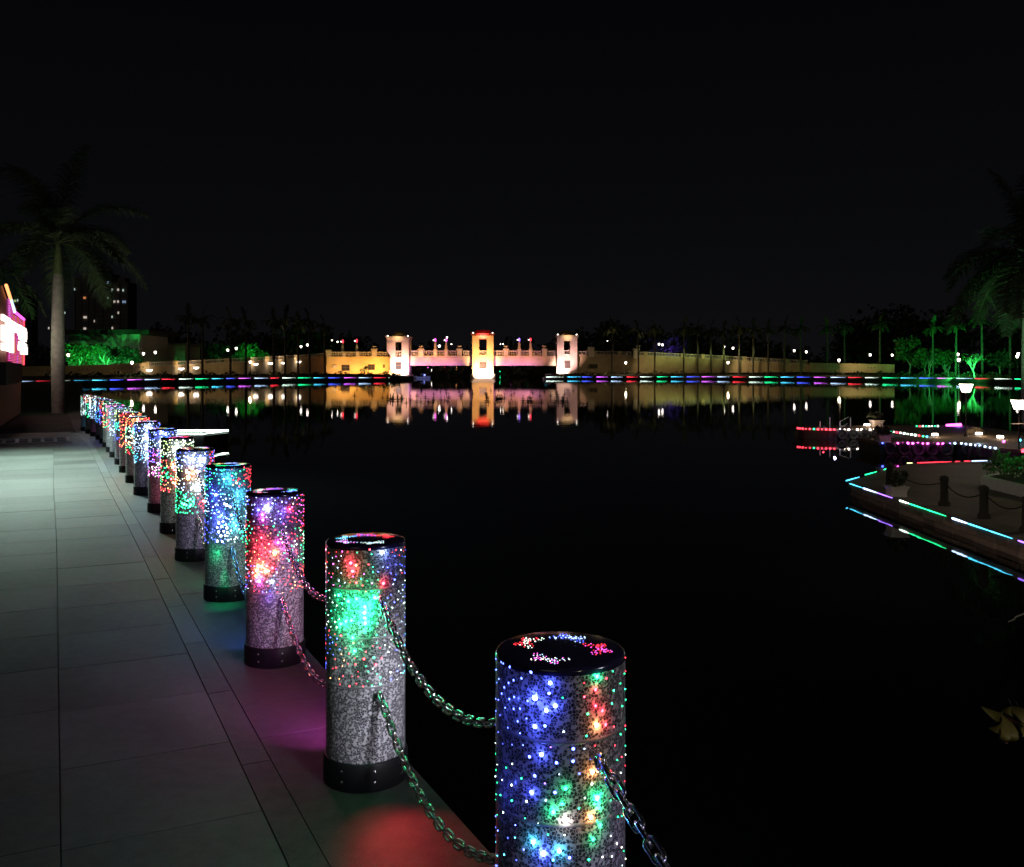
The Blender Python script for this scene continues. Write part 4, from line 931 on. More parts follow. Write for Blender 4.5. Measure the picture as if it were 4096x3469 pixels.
def crown_mesh(seed, rx, rz, n, leaf, zc, lobes=9):
    rnd = random.Random(seed); mb = MB(); cs = []
    for k in range(lobes):
        a = rnd.uniform(0, 6.28); q = rnd.uniform(.15, .75); cs.append((Vector((math.cos(a) * rx * q, math.sin(a) * rx * q, zc + rnd.uniform(-.55, .75) * rz)), rnd.uniform(.3, .52) * rx))
    for k in range(n):
        c, r = rnd.choice(cs); v = Vector((rnd.gauss(0, 1), rnd.gauss(0, 1), rnd.gauss(0, .8))).normalized() * r * rnd.uniform(.55, 1.08); p = c + v
        nr = Vector((rnd.gauss(0, 1), rnd.gauss(0, 1), rnd.gauss(0, 1))).normalized(); u = nr.orthogonal().normalized(); w = nr.cross(u); s_ = leaf * rnd.uniform(.6, 1.3)
        mb.add([p - u * s_, p - w * s_ * .5, p + u * s_, p + w * s_ * .5], [(0, 1, 2, 3)])
    return mb
def branch_mesh(seed, h, r0, spread=.55, depth=4, n0=3):
    rnd = random.Random(seed); mb = MB()
    def grow(p, d, L, r, k):
        pts = [p]; q = p
        for _ in range(3): d = (d + Vector((rnd.gauss(0, .12), rnd.gauss(0, .12), .08))).normalized(); q = q + d * L / 3; pts.append(q)
        mb.tube(pts, [r, r * .9, r * .8, r * .7], 6, cap=False)
        if k:
            for _ in range(2 if k < depth else n0):
                a = rnd.uniform(0, 6.28); nd = (d + Vector((math.cos(a) * spread, math.sin(a) * spread, rnd.uniform(-.1, .3)))).normalized(); grow(q, nd, L * rnd.uniform(.62, .82), r * .68, k - 1)
    grow(Vector((0, 0, 0)), Vector((0, 0, 1)), h * .3, r0, depth)
    return mb
def tree(x, y, z, h, rx, label, seed, n=900, leaf=.28, group='broad trees around the lake', m='leaf', trunk=.18):
    root = empty('broadleaf_tree', (x, y, z), seed); tag(root, label, 'tree', group)
    branch_mesh(seed, h * .9, trunk, depth=3).build('trunk', M['bark'], root); crown_mesh(seed, rx, h * .3, n, leaf, h * .66).build('crown', M[m], root); return root
def TX(px, d): return (px - CX) * d / F
for j, (px, d, h, rx, m, lab) in enumerate(((300, 160, 5.5, 2.6, 'leaf', 'leafy tree lit green beside the leftmost lantern'), (345, 162, 4.6, 2.0, 'leaf', 'low tree lit bright green behind the left garden wall'), (395, 164, 5.6, 2.2, 'leaf', 'tree lit green in front of the flat roofed pavilion'),
        (440, 158, 5.8, 1.6, 'leafd', 'dark upright tree silhouetted on the green pavilion'), (505, 166, 5.0, 2.4, 'leafd', 'dark tree right of the green lit pavilion corner'), (985, 200, 7.0, 3.0, 'leaf', 'tree lit green behind the left ramp balustrade'), (1040, 204, 5.0, 2.4, 'leaf', 'low green lit tree behind the left ramp lamps'), (880, 205, 6.5, 3.0, 'leafd', 'dark tree behind the middle of the left ramp'),
        (3700, 172, 5.6, 3.2, 'leaf', 'tree lit green left of the bright palm trunk'), (3780, 170, 5.0, 2.6, 'leaf', 'bushy tree glowing green behind the bright palm trunk'), (3640, 176, 7.0, 2.6, 'leaf', 'tall tree faintly green at the end of the low right wall'), (4000, 160, 4.4, 2.6, 'leafd', 'dark tree near the far right lanterns'))):
    tree(TX(px, d), d, .4, h, rx, lab, 20 + j, m=m)
# leafless spreading shrubs lit green
for j, (px, d, h, lab) in enumerate(((3898, 143, 3.6, 'bare spreading shrub blazing green on the right shore'), (3795, 146, 2.2, 'smaller bare shrub lit green left of the bright palm trunk'), (3716, 150, 3.0, 'bare bent tree trunk lit green at the end of the right wall'), (330, 152, 2.6, 'bare forked trunk glowing green behind the left wall'))):
    o = branch_mesh(60 + j, h * 1.05, .10 if j < 3 else .12, .75, 5, 5 if j == 0 else 3).build('bare_shrub', M['bark']); o.location = (TX(px, d), d, .35 if j < 3 else .9); tag(o, lab, 'shrub', 'bare shrubs lit green')
    if j == 0:
        crown_mesh(91, 2.0, .5, 260, .10, h * .8).build('crown', M['leaf'], o)
def green(px, d, z, tx, td, tz, pw, c=(.04, 1, .16), cone=95): lamp('SPOT', (TX(px, d), d, z), pw, c, .1, (TX(tx, td), td, tz), cone, 1, 'green_garden_light')
green(3880, 140.5, .6, 3897, 143, 2.2, 3600); green(3915, 140.8, .6, 3900, 143, 1.5, 1700); green(3845, 146, .6, 3823, 158, 6, 2600, cone=80); green(3800, 150, .6, 3770, 170, 3, 6000); green(3790, 143, .5, 3795, 146, 1.6, 350); green(3700, 155, .6, 3690, 172, 4, 1500); green(3722, 147.5, .5, 3716, 150, 1.8, 300); green(3850, 148, .6, 3860, 170, 2, 900)
green(330, 152.5, 1.0, 345, 162, 3.0, 3200, cone=120); green(300, 153, 1.0, 300, 160, 3, 1500); green(400, 153, 1.0, 430, 172, 6, 6500, cone=110); green(480, 160, 1.0, 470, 172, 6, 2200, cone=110); green(1000, 192, 4.5, 990, 200, 5.5, 2600); green(1040, 195, 4.2, 1040, 204, 5, 1200); green(3990, 150, .6, 3990, 160, 3, 160)
lamp('SPOT', (TX(2690, 240), 240, 4), 5000, (.18, .06, 1), .2, (TX(2660, 250), 250, 9), 90, 1, 'violet_garden_light')
tree(TX(2665, 248), 248, .6, 9.0, 4.6, 'tree lit violet behind the right ramp near the bridge', 44, n=900, leaf=.35)
# dark woods behind everything
mb = MB(); rnd = random.Random(5)
for k in range(210):
    px = rnd.uniform(-150, 4300); d = rnd.uniform(240, 300); 
    top = 1335 + 45 * math.sin(px * .004 + 1) + rnd.uniform(-25, 55)
    if px > 3400: top = 1250 + rnd.uniform(-40, 120)
    if 1750 < px < 2300: top += 25
    zt = CH + (HY - top) * d / F; x = TX(px, d); rr = rnd.uniform(4, 7)
    for q in range(170):
        v = Vector((rnd.gauss(0, 1), rnd.gauss(0, 1), rnd.gauss(0, 1))).normalized() * rr * rnd.uniform(.5, 1.05)
        p = Vector((x, d, zt - rr * rnd.uniform(.8, 1.9))) + v
        if p.z > zt: p.z = zt - rnd.random()
        n_ = Vector((rnd.gauss(0, 1), rnd.gauss(0, 1), rnd.gauss(0, 1))).normalized(); u = n_.orthogonal().normalized(); w = n_.cross(u); s_ = rnd.uniform(.5, 1.2)
        mb.add([p - u * s_, p - w * s_ * .7, p + u * s_, p + w * s_ * .7], [(0, 1, 2, 3)])
tag(mb.build('distant_woods', M['leafd']), 'dark wooded skyline behind the lake', 'woods', kind='stuff')
# shrubs along the foot of the walls
mb = MB(); 
for k in range(5200):
    if rnd.random() < .55: px = rnd.uniform(180, 1600); d = dist_on(SH, px, rnd.uniform(4.5, 10))
    else: px = rnd.uniform(2300, 4200); d = dist_on(SHR, px, rnd.uniform(4.5, 9))
    p = Vector((TX(px, d), d, .45 + rnd.random() ** 2 * (.55 + .3 * math.sin(px * .07)) )); n_ = Vector((rnd.gauss(0, 1), rnd.gauss(0, 1), rnd.gauss(0, 1))).normalized(); u = n_.orthogonal().normalized(); w = n_.cross(u); s_ = rnd.uniform(.12, .3)
    mb.add([p - u * s_, p - w * s_ * .6, p + u * s_, p + w * s_ * .6], [(0, 1, 2, 3)])
tag(mb.build('bank_undergrowth', M['leafd']), 'low dark planting at the foot of the shore walls', 'undergrowth', kind='stuff')
o = crown_mesh(77, 1.0, 1.3, 500, .13, 1.4, 7).build('round_bush', M['leafd']); o.location = (TX(1457, 214), 214, .4); tag(o, 'upright dark bush in front of the yellow wing wall', 'bush')

# ------------------------------------------------------------------ buildings on the left
d = 172; root = empty('pavilion', (TX(400, d), d, .6)); tag(root, 'flat roofed pale pavilion washed green behind the left wall', 'building')
def pz(py, dd): return CH - (py - HY) * dd / F
mb = MB(); w = TX(640, d) - TX(275, d)
x0, x1 = TX(275, d) - TX(400, d), TX(560, d) - TX(400, d); zt = pz(1338, d) - .6
facade(mb, x0, x1, 0, zt, 0, .4, [(TX(452, d) - TX(400, d) + 2.3, TX(520, d) - TX(400, d), pz(1402, d) - .6, pz(1388, d) - .6)]); mb.box(x0, x1, .8, 14, 0, zt - .05); mb.build('wall', M['pavilion'], root)
mb = MB(); mb.box(x0 - 1.5, x1 + 2.2, -1.6, 15, zt, zt + .8); mb.build('roof', M['dark'], root)
d = 190; x0, x1 = TX(545, d), TX(740, d); root = empty('low_building', (x0, d, .6)); tag(root, 'dim low building between the pavilion and the left ramp', 'building')
mb = MB(); zt = pz(1383, d) - .6; facade(mb, 0, x1 - x0, 0, zt, 0, .4, [(2 + 3.2 * k, 3.3 + 3.2 * k, 1.2, 3.4) for k in range(3)]); mb.box(0, x1 - x0, .8, 9, 0, zt - .05); mb.build('wall', M['pavilion'], root); mb = MB(); mb.box(-.6, x1 - x0 + .6, -.7, 9.4, zt, zt + .45); mb.build('roof', M['concrete'], root)
lamp('SPOT', (TX(600, 180), 180, 1), 110, (1, .85, .6), .2, (TX(600, d), d, 3), 110, 1, 'facade_light')
D6 = 600
def block(a, b, top, dd, label, wins, dep=14):
    x0, x1 = TX(a, dd), TX(b, dd); root = empty('apartment_block', ((x0 + x1) / 2, dd, .8)); tag(root, label, 'apartment block', 'dark apartment blocks beyond the trees'); hw = (x1 - x0) / 2; H = pz(top, dd) - .8
    mb = MB(); mb.box(-hw, hw, 0, dep, 0, H); mb.box(-hw * .5, hw * .4, 3, dep - 3, H, H + 3)
    for k in range(1, int(H / 3)): mb.box(-hw - .25, hw + .25, -.3, -.003, k * 3, k * 3 + .25)
    n = max(2, int(hw * 2 / 4.5))
    for k in range(n + 1): mb.box(-hw + k * (hw * 2 - .5) / n, -hw + k * (hw * 2 - .5) / n + .5, -.55, -.31, 0, H)
    mb.build('wall', M['concrete'], root)
    for px, py, wpx, key in wins:
        q = P(px, py, dd); mb = MB(); ww = wpx * dd / F / 2; mb.box(q.x - (x0 + x1) / 2 - ww, q.x - (x0 + x1) / 2 + ww, -.75, -.6, q.z - .8 - .7, q.z - .8 + .7); mb.build('lit_window', emat(key, .55), root)
block(298, 380, 1112, 640, 'leftmost dark apartment tower with three warm windows', [(340, 1192, 9, 'O'), (342, 1270, 13, 'W'), (341, 1315, 10, 'W'), (300, 1158, 4, 'g')])
block(376, 446, 1094, 620, 'middle dark apartment tower with dim stair lights', [(369 + 10, 1285, 3, 'W'), (433, 1130, 5, 'b'), (433, 1192, 4, 'g')])
block(446, 512, 1128, 600, 'right dark apartment tower with the most lit windows', [(450, 1160, 5, 'g'), (474, 1160, 7, 'W'), (494, 1162, 5, 'g'), (459, 1207, 7, 'W'), (474, 1207, 6, 'W'), (494, 1208, 4, 'b'), (502, 1208, 4, 'b'), (475, 1252, 5, 'W'), (450, 1268, 4, 'g'), (451, 1313, 5, 'W')])
block(48, 110, 1170, 640, 'dark apartment tower seen left of the palm trunk', [(60, 1204, 10, 'Y'), (72, 1202, 5, 'g'), (62, 1235, 5, 'O'), (197, 1313, 5, 'W'), (261, 1252, 5, 'g')])

# ------------------------------------------------------------------ neon stall at the left edge
def SL(px): # point of the stall front seen at photo column px
    k = (px - CX) / F; y = 2.5 / (-.45 - k) if False else None
    # line: X = -16 + .45*(30 - y)
    y = (-16 + 13.5) / (k + .45); return Vector((k * y, y, 0))
A0 = SL(-40); A1 = SL(86); dv = (A1 - A0).normalized(); nv = Vector((dv.y, -dv.x, 0))
if nv.dot(Vector((0, 0, 0)) - A0) < 0: nv = -nv
root = empty('neon_stall', A0); tag(root, 'neon sign stall in pink, red and white at the left frame edge', 'stall')
Lst = (A1 - A0).length
def stp(s, z, off): return dv * s + nv * off + Vector((0, 0, z))
def pr(mb, pts, o0, o1, m=0):
    n = len(pts); vs = [stp(s, z, o0) for s, z in pts] + [stp(s, z, o1) for s, z in pts]
    mb.add(vs, [tuple(range(n)), tuple(range(2 * n - 1, n - 1, -1))] + [(i, i + n, (i + 1) % n + n, (i + 1) % n) for i in range(n)], m)
def sof(px): return (SL(px) - A0).dot(dv)
mb = MB(); pk = sof(12); e = sof(47)
pr(mb, [(0, 0), (Lst, 0), (Lst, 3.4), (e, 3.42), (pk, 4.02), (0, 3.6)], -.02, -2.2); mb.build('wall', M['red_paint'], root)
def ledwall(name, c1, c2, c3):
    m = bpy.data.materials.new(name); m.use_nodes = True; n = m.node_tree; n.nodes.clear()
    o = n.nodes.new('ShaderNodeOutputMaterial'); em = n.nodes.new('ShaderNodeEmission'); t = n.nodes.new('ShaderNodeTexCoord')
    sp = n.nodes.new('ShaderNodeSeparateXYZ'); n.links.new(t.outputs['Object'], sp.inputs[0])
    def mth(op, a, b):
        x = n.nodes.new('ShaderNodeMath'); x.operation = op
        for i, v in enumerate((a, b)):
            if isinstance(v, (int, float)): x.inputs[i].default_value = v
            else: n.links.new(v, x.inputs[i])
        return x.outputs[0]
    s = mth('MULTIPLY', mth('ADD', mth('SINE', mth('MULTIPLY', sp.outputs[2], 125), 0), 1.15), .5)
    s2 = mth('MULTIPLY', mth('ADD', mth('SINE', mth('MULTIPLY', sp.outputs[1], 90), 0), 1.3), .45)
    nz = n.nodes.new('ShaderNodeTexNoise'); nz.inputs['Scale'].default_value = 1.6; n.links.new(t.outputs['Object'], nz.inputs['Vector'])
    cr = n.nodes.new('ShaderNodeValToRGB'); cr.color_ramp.elements[0].color = c1 + (1,); cr.color_ramp.elements[0].position = .36; cr.color_ramp.elements[1].color = c3 + (1,); cr.color_ramp.elements[1].position = .66
    el = cr.color_ramp.elements.new(.5); el.color = c2 + (1,)
    n.links.new(nz.outputs['Fac'], cr.inputs[0]); n.links.new(cr.outputs[0], em.inputs[0]); n.links.new(mth('MULTIPLY', mth('MULTIPLY', s, s2), 1.7), em.inputs[1]); n.links.new(em.outputs[0], o.inputs[0])
    return m
M['ledwall'] = ledwall('led_matrix', (1, .25, .04), (1, .08, .35), (1, .2, .9))
mb = MB(); pr(mb, [(sof(29), 1.86), (Lst - .03, 1.76), (Lst - .03, 3.36), (e, 3.36), (sof(29), 3.75)], .0, .06); mb.build('led_panel', M['ledwall'], root)
mb = MB(); mb.tube([stp(pk, 4.02, .08), stp(lerp(pk, e, .5), 3.74, .08)], .045, 6); mb.build('roof_tube', emat('O', 2.2), root)
mb = MB(); mb.tube([stp(lerp(pk, e, .5), 3.74, .08), stp(e, 3.44, .08)], .045, 6); mb.build('roof_tube', emat('b', 2.4), root)
mb = MB(); mb.tube([stp(e, 3.44, .08), stp(Lst, 3.42, .08)], .045, 6); mb.build('roof_tube', emat('M', 2.4), root)
mb = MB(); mb.tube([stp(Lst, 1.76, .08), stp(Lst, 3.42, .08)], .02, 6); mb.build('edge_tube', emat('R', 4), root)
def glyph(s0, s1, z0, z1, strokes):
    mb = MB()
    for k, (a, b, c, d_) in enumerate(strokes): pr(mb, [(lerp(s0, s1, a), lerp(z0, z1, c)), (lerp(s0, s1, b), lerp(z0, z1, c)), (lerp(s0, s1, b), lerp(z0, z1, d_)), (lerp(s0, s1, a), lerp(z0, z1, d_))], .10, .16 + .004 * k)
    mb.build('sign_character', emat('W', 2.6), root)
glyph(sof(57), sof(88), 2.12, 3.08, [(.05, .95, .86, 1), (.0, .35, .62, .86), (.6, 1, .6, .9), (.1, .9, .50, .64), (.05, .95, .28, .42), (.3, .6, 0, .5), (.0, .3, .12, .3), (.62, .98, .02, .3)])
glyph(sof(20), sof(53), 2.10, 3.06, [(0, 1, .82, 1), (0, .34, 0, .84), (.42, .9, .70, .80)])
glyph(sof(-14), sof(17), 2.12, 3.08, [(0, 1, .84, 1), (.55, 1, .4, .9), (.0, .4, .3, .7), (0, 1, .26, .40), (.6, 1, 0, .3), (.0, .3, 0, .2)])
mb = MB(); pr(mb, [(sof(-38), 1.2), (sof(38), 1.2), (sof(38), 1.78), (sof(-38), 1.78)], .0, .35); mb.build('awning', M['dark'], root)
pS = A0 + stp(Lst * .8, 2.6, 1.3); lamp('POINT', pS, 5, (1, .3, .5), .1, name='neon_light')
pS = A0 + stp(Lst + .8, 2.6, -.3); lamp('POINT', pS, 12, (.1, 1, .4), .05, name='neon_green_light')

# ------------------------------------------------------------------ floating docks on the right, their lights
DZ = -.19
def prism(mb, pts, z0, z1, m=0):
    n = len(pts); mb.add([(x, y, z0) for x, y in pts] + [(x, y, z1) for x, y in pts], [tuple(range(n - 1, -1, -1)), tuple(range(n, 2 * n))] + [(i, (i + 1) % n, (i + 1) % n + n, i + n) for i in range(n)], m)
def dock(pts, label, tyres):
    root = empty('floating_dock', (pts[0][0], pts[0][1], WZ)); off = Vector((-pts[0][0], -pts[0][1], -WZ)); tag(root, label, 'dock', 'floating docks')
    mb = MB(); prism(mb, pts, DZ - .07, DZ); mb.build('deck', M['deck'], root).location = off
    mb = MB(); cx_ = sum(p[0] for p in pts) / len(pts); cy_ = sum(p[1] for p in pts) / len(pts)
    prism(mb, [(lerp(x, cx_, .06), lerp(y, cy_, .06)) for x, y in pts], WZ - .2, DZ - .071); mb.build('float', M['rubber'], root).location = off
    for (x, y) in tyres:
        mb = MB(); ring = [Vector((x + .13 * math.cos(2 * math.pi * k / 16), y - .07, DZ - .17 + .13 * math.sin(2 * math.pi * k / 16))) for k in range(16)]; mb.tube(ring, .045, 8, closed=True); mb.build('tyre_fender', M['rubber'], root).location = off
    return root
dock([(8.8, 29.05), (8.86, 28.7), (9.8, 28.25), (10.95, 28.25), (11.07, 28.1), (11.07, 29.9), (8.95, 29.9)], 'farther finger dock edged with red and warm lights', [(9.9 + .34 * k, 28.2) for k in range(4)])
dock([(9.06, 23.2), (10.55, 22.9), (10.99, 23.2), (10.99, 24.7), (9.06, 24.7)], 'nearer finger dock edged with magenta lights', [(9.3 + .32 * k, 23.13 - .06 * k) for k in range(5)])
dock([(11.08, 28.05), (11.2, 25.0), (11.0, 24.8), (11.0, 23.25), (11.15, 21.5), (11.3, 20.0), (14.6, 20.0), (14.6, 30.2), (11.08, 30.2)], 'broad main dock joining the two finger docks', [(11.12 , 22.9 - .35 * k) for k in range(3)])
def dots(label, runs, step=.115, r=.022, z=DZ - .02, extra=None):
    root = empty('light_string', (0, 0, 0)); tag(root, label, 'light string', 'strings of coloured dots on the docks'); 
    for A, B, seq in runs:
        A = Vector(A); B = Vector(B); n = max(1, int((B - A).length / step))
        for k in range(n):
            p = A.lerp(B, (k + .5) / n); key = seq[int(k * len(seq) / n)]; s_ = random.uniform(.75, 1.15)
            mb = MB(); mb.box(-r * s_, r * s_, -r * s_, r * s_ * .6, -r * s_, r * s_, bev=r * .3); o = mb.build('light_bulb', emat(key, 9), root); o.location = (p.x, p.y - .03, z)
    return root
dots('red and warm white dots along the farther finger dock', [((8.8, 29.0), (8.9, 28.62), 'RR'), ((8.9, 28.62), (9.75, 28.22), 'RGRRRRR'), ((9.8, 28.2), (10.95, 28.2), 'WWWWWW')])
dots('mint and green dots on the main dock between the finger docks', [((11.03, 28.0), (11.15, 25.1), 'WGgRgggggRGC')], step=.22)
dots('blue and magenta dots along the nearer finger dock', [((9.06, 23.15), (9.35, 23.09), 'BGBB'), ((9.42, 23.07), (10.55, 22.85), 'MMMMMMMM')])
dots('pale violet dots along the near part of the main dock', [((10.6, 22.86), (10.96, 23.1), 'Vb'), ((11.0, 23.1), (11.12, 21.5), 'bbbbb')], step=.19, r=.018)
dots('short row of mint dots at the back of the main dock', [((12.5, 29.1), (13.3, 29.2), 'GRgGggGg')], step=.09, r=.017, z=DZ + .03)
dots('cyan lights at the right frame edge by the docks', [((12.15, 22.6), (12.6, 22.6), 'CCC')], step=.12, r=.03, z=-.1)
dots('red lights at the right frame edge above the hedge', [((10.9, 20.2), (11.5, 20.2), 'RRR')], step=.18, r=.035, z=-.15)
dots('single pink light on the main dock near the floor lamp', [((11.9, 22.8), (11.98, 22.8), 'M')], step=.08, r=.022, z=-.15)
mb = MB(); mb.tube([(13.72, 29.6, -.18), (14.18, 29.6, -.15)], .05, 8); tag(mb.build('light_tube', emat('M', 6)), 'glaring purple light tube at the back of the main dock', 'light tube')
for x, y, c, pw in ((9.3, 28.0, 'R', .4), (10.4, 27.9, 'W', 2.5), (10.0, 22.6, 'M', 3.5), (11.3, 22.7, 'b', 2.5), (13.9, 29.2, 'V', 4)): lamp('POINT', (x, y, -.12), pw, PAL[c], .02, name='dock_glow')
# ladders (bent white rails)
for j, (xa, xb, za) in enumerate(((TX(3280, 28.6), TX(3319, 28.9), .0), (TX(3360, 28.6), TX(3402, 28.9), 0))):
    root = empty('dock_ladder', (xa, 28.6, DZ)); tag(root, 'white ladder rails on the farther finger dock, %s' % ('left one' if j == 0 else 'right one with a sloping top bar'), 'ladder', 'white ladders on the dock')
    mb = MB(); mb.tube([(0, 0, 0), (0, 0, .20)], .014, 8); mb.build('post', M['white'], root); mb = MB(); mb.tube([(xb - xa, .3, 0), (xb - xa, .3, .31)], .014, 8); mb.build('post', M['white'], root)
    if j: mb = MB(); mb.tube([(0, 0, .20), ((xb - xa) * .85, .25, .33)], .008, 6); mb.tube([(.03, 0, .02), ((xb - xa) * .7, .2, .13)], .007, 6); mb.tube([(.03, 0, .06), ((xb - xa) * .55, .2, .03)], .007, 6); mb.build('rail', M['white'], root)
    else: mb = MB(); mb.tube([(.1, 0, 0), (.13, .05, .05), (.16, 0, .0)], .007, 6); mb.build('rail', M['white'], root)
lamp('POINT', (TX(3340, 28), 28.0, .05), 5, (.6, .5, 1), .02, name='ladder_light')
# flared planters
def planter(px, pyb, gz, wpx, label, plant=.3, seed=0):
    dd = (CH - gz) * F / (pyb - HY); s_ = wpx * dd / F / 2; x = TX(px, dd) ; root = empty('planter', (x, dd + s_, gz)); tag(root, label, 'planter', 'white flared planters')
    mb = MB(); h = s_ * 1.02; rows = [(s_ * .80, 0), (s_ * .74, h * .2), (s_ * .76, h * .5), (s_ * .86, h * .8), (s_, h * .97), (s_, h), (s_ * .9, h)]
    vs = []; fs = []
    for r_, z in rows: vs += [(r_ * a, r_ * b, z) for a, b in ((-1, -1), (1, -1), (1, 1), (-1, 1))]
    for k in range(len(rows) - 1):
        for i in range(4): fs.append((k * 4 + i, k * 4 + (i + 1) % 4, k * 4 + 4 + (i + 1) % 4, k * 4 + 4 + i))
    fs.append(tuple(range(len(vs) - 4, len(vs)))); mb.add(vs, fs); mb.build('pot', M['white'], root)
    crown_mesh(200 + seed, s_ * 1.5, s_ * .7, 160, s_ * .28, h + s_ * .75, 6).build('plant', M['leafd'], root)
planter(3516, 1707, DZ, 50, 'white flared planter on the farther finger dock', seed=1)
planter(3544, 1771, DZ, 56, 'white flared planter on the nearer finger dock', seed=2)
planter(3602, 1990, -.28, 80, 'white flared planter on the edge of the stone peninsula', seed=3)
# floor lamps
for j, (px, py, w, lab) in enumerate(((3468, 1707, 20, 'small glaring floor lamp beside the farther planter'), (3740, 1748, 20, 'small glaring floor lamp at the middle of the docks'), (3916, 1744, 22, 'small glaring floor lamp in front of the rounded mound'), (4001, 1757, 22, 'small glaring floor lamp nearest the right edge of the docks'))):
    dd = (CH - DZ) * F / (py - HY); root = empty('floor_lamp', (TX(px, dd), dd, DZ)); tag(root, lab, 'floor lamp', 'floor lamps on the docks'); k = w * dd / F / 2
    mb = MB(); mb.box(-k * .7, k * .7, -.03, .07, 0, .035, bev=.006); mb.build('base', M['pole'], root); mb = MB(); mb.box(-k, k, -.045, .05, .036, .09, bev=.012); mb.build('lamp_glass', emat('W', 14), root)
    lamp('POINT', (TX(px, dd) + .02, dd - .12, DZ + .16), 3.2, (1, .6, .3), .02, name='floor_lamp_light')
mb = MB(); mb.lathe([(.26, 0), (.24, .08), (.16, .15), (.02, .18)], 16, (TX(3900, 26.4), 26.4, DZ)); tag(mb.build('rope_coil', M['wall']), 'rounded tan mound behind a floor lamp on the main dock', 'mound')
# garden lanterns with big glowing heads
def garden(px, py, dd, wpx, gz, label, disc=False):
    p = P(px, py, dd); s_ = wpx * dd / F / 2; root = empty('garden_lantern', (p.x, dd, gz)); tag(root, label, 'lantern', 'garden lanterns on the docks'); h = p.z - gz
    mb = MB(); mb.lathe([(.06, 0), (.05, .05), (.018, .09), (.016, h - s_ * 1.1), (.05, h - s_ * .95)], 10); mb.build('pole', M['pole'], root)
    mb = MB(); t = s_ * .60; mb.add([(x * t, y * t, h - s_ * .9) for x, y in ((-1, -1), (1, -1), (1, 1), (-1, 1))] + [(x * s_, y * s_, h + s_ * .72) for x, y in ((-1, -1), (1, -1), (1, 1), (-1, 1))], [(3, 2, 1, 0), (4, 5, 6, 7), (0, 1, 5, 4), (1, 2, 6, 5), (2, 3, 7, 6), (3, 0, 4, 7)]); mb.build('lamp_glass', emat('W', 14), root)
    mb = MB(); mb.box(-s_ * 1.08, s_ * 1.08, -s_ * 1.08, s_ * 1.08, h + s_ * .73, h + s_ * .80); mb.lathe([(s_ * .8, h + s_ * .80), (s_ * .2, h + s_ * 1.05), (.005, h + s_ * 1.25)], 8); mb.build('lamp_cap', M['pole'], root)
    if disc: 
        z = CH - (1696 - HY) * dd / F - gz; mb = MB(); mb.box(-.155, .155, -.05, .05, z - .008, z + .008, bev=.004); mb.build('cross_arm', M['stone'], root)
    lamp('POINT', (p.x, dd, p.z - s_ * 1.35), 22, (1, .72, .42), .02, name='lantern_light')
garden(3864, 1551, 25, 38, DZ, 'glowing garden lantern in front of the green reflection')
garden(4076, 1617, 21, 44, -.28, 'larger glowing garden lantern with a cross arm at the right edge', True)

# left raft outlined in white light
root = empty('light_raft', (-10, 26.5, WZ)); tag(root, 'low raft outlined by a white green light strip behind the bollards', 'raft')
RZ = -.17; pts = [(-12.0, 27.3), (-8.22, 27.15), (-8.15, 26.95), (-8.45, 25.75), (-12.0, 25.75)]
mb = MB(); prism(mb, pts, WZ - .1, RZ - .06); mb.build('deck', M['rubber'], root).location = (10, -26.5, -WZ)
mb = MB(); mb.tube([(-12, 27.3, RZ), (-8.22, 27.15, RZ)], .022, 6); mb.tube([(-8.2, 27.1, RZ), (-8.48, 25.76, RZ)], .012, 6); mb.tube([(-12, 25.72, RZ), (-8.48, 25.72, RZ)], .024, 6); mb.build('light_strip', emat('g', 9), root).location = (10, -26.5, -WZ)

# ------------------------------------------------------------------ stone peninsula
PZ = -.28
pen = [(5.63, 1.0), (5.63, 15.66), (6.06, 16.25), (7.14, 17.7), (7.87, 18.62), (9.7, 19.18), (18, 19.6), (18, 1.0)]
mb = MB(); prism(mb, [(x + .25 if x < 6 else x, y) for x, y in pen], -1.5, PZ - .002)
tag(mb.build('peninsula_ground', M['pen']), kind='structure')
mb = MB()
y = 1.0
while y < 15.5:
    L = min(random.uniform(.75, .9), 15.64 - y); mb.box(5.60, 5.98, y + .003, y + L - .003, PZ - .075, PZ + .004, bev=.006); y += L
for a, b in zip(pen[1:6], pen[2:7]):
    a = Vector(a); b = Vector(b); n = max(1, int((b - a).length / .8)); dvv = (b - a).normalized(); nn = Vector((dvv.y, -dvv.x))
    for k in range(n):
        p, q = a.lerp(b, k / n) + dvv * .003, a.lerp(b, (k + 1) / n) - dvv * .003; vs = []
        for z in (PZ - .07, PZ + .003): vs += [(p.x, p.y, z), (q.x, q.y, z), ((q + nn * .3).x, (q + nn * .3).y, z), ((p + nn * .3).x, (p + nn * .3).y, z)]
        mb.add(vs, [(0, 1, 2, 3), (7, 6, 5, 4), (0, 4, 5, 1), (1, 5, 6, 2), (2, 6, 7, 3), (3, 7, 4, 0)])
tag(mb.build('peninsula_kerb', M['pen']), kind='structure')
mb = MB()
for r_ in range(3):
    y = 1.0 + .2 * r_; z1 = PZ - .078 - r_ * .075
    while y < 15.6:
        L = min(random.uniform(.3, .55), 15.63 - y); dx = random.uniform(0, .018); mb.box(5.64 + dx + (.0 if r_ < 2 else -.07), 5.9, y + .004, y + L - .004, z1 - .07, z1, bev=.008); y += L
M['block'] = paving('reddish_stone_block', (.20, .15, .12), .3, 40)
tag(mb.build('peninsula_wall', M['block']), kind='structure')
def seg3(mb_name, A, B, key, r0=.013, r1=.009, st=8, parent=None):
    mb = MB(); A = Vector(A); B = Vector(B); mb.tube([A, A.lerp(B, .1), A.lerp(B, .5), B], [r0 * .6, r0, lerp(r0, r1, .5), r1 * .6], 6); mb.build(mb_name, emat(key, st), parent)
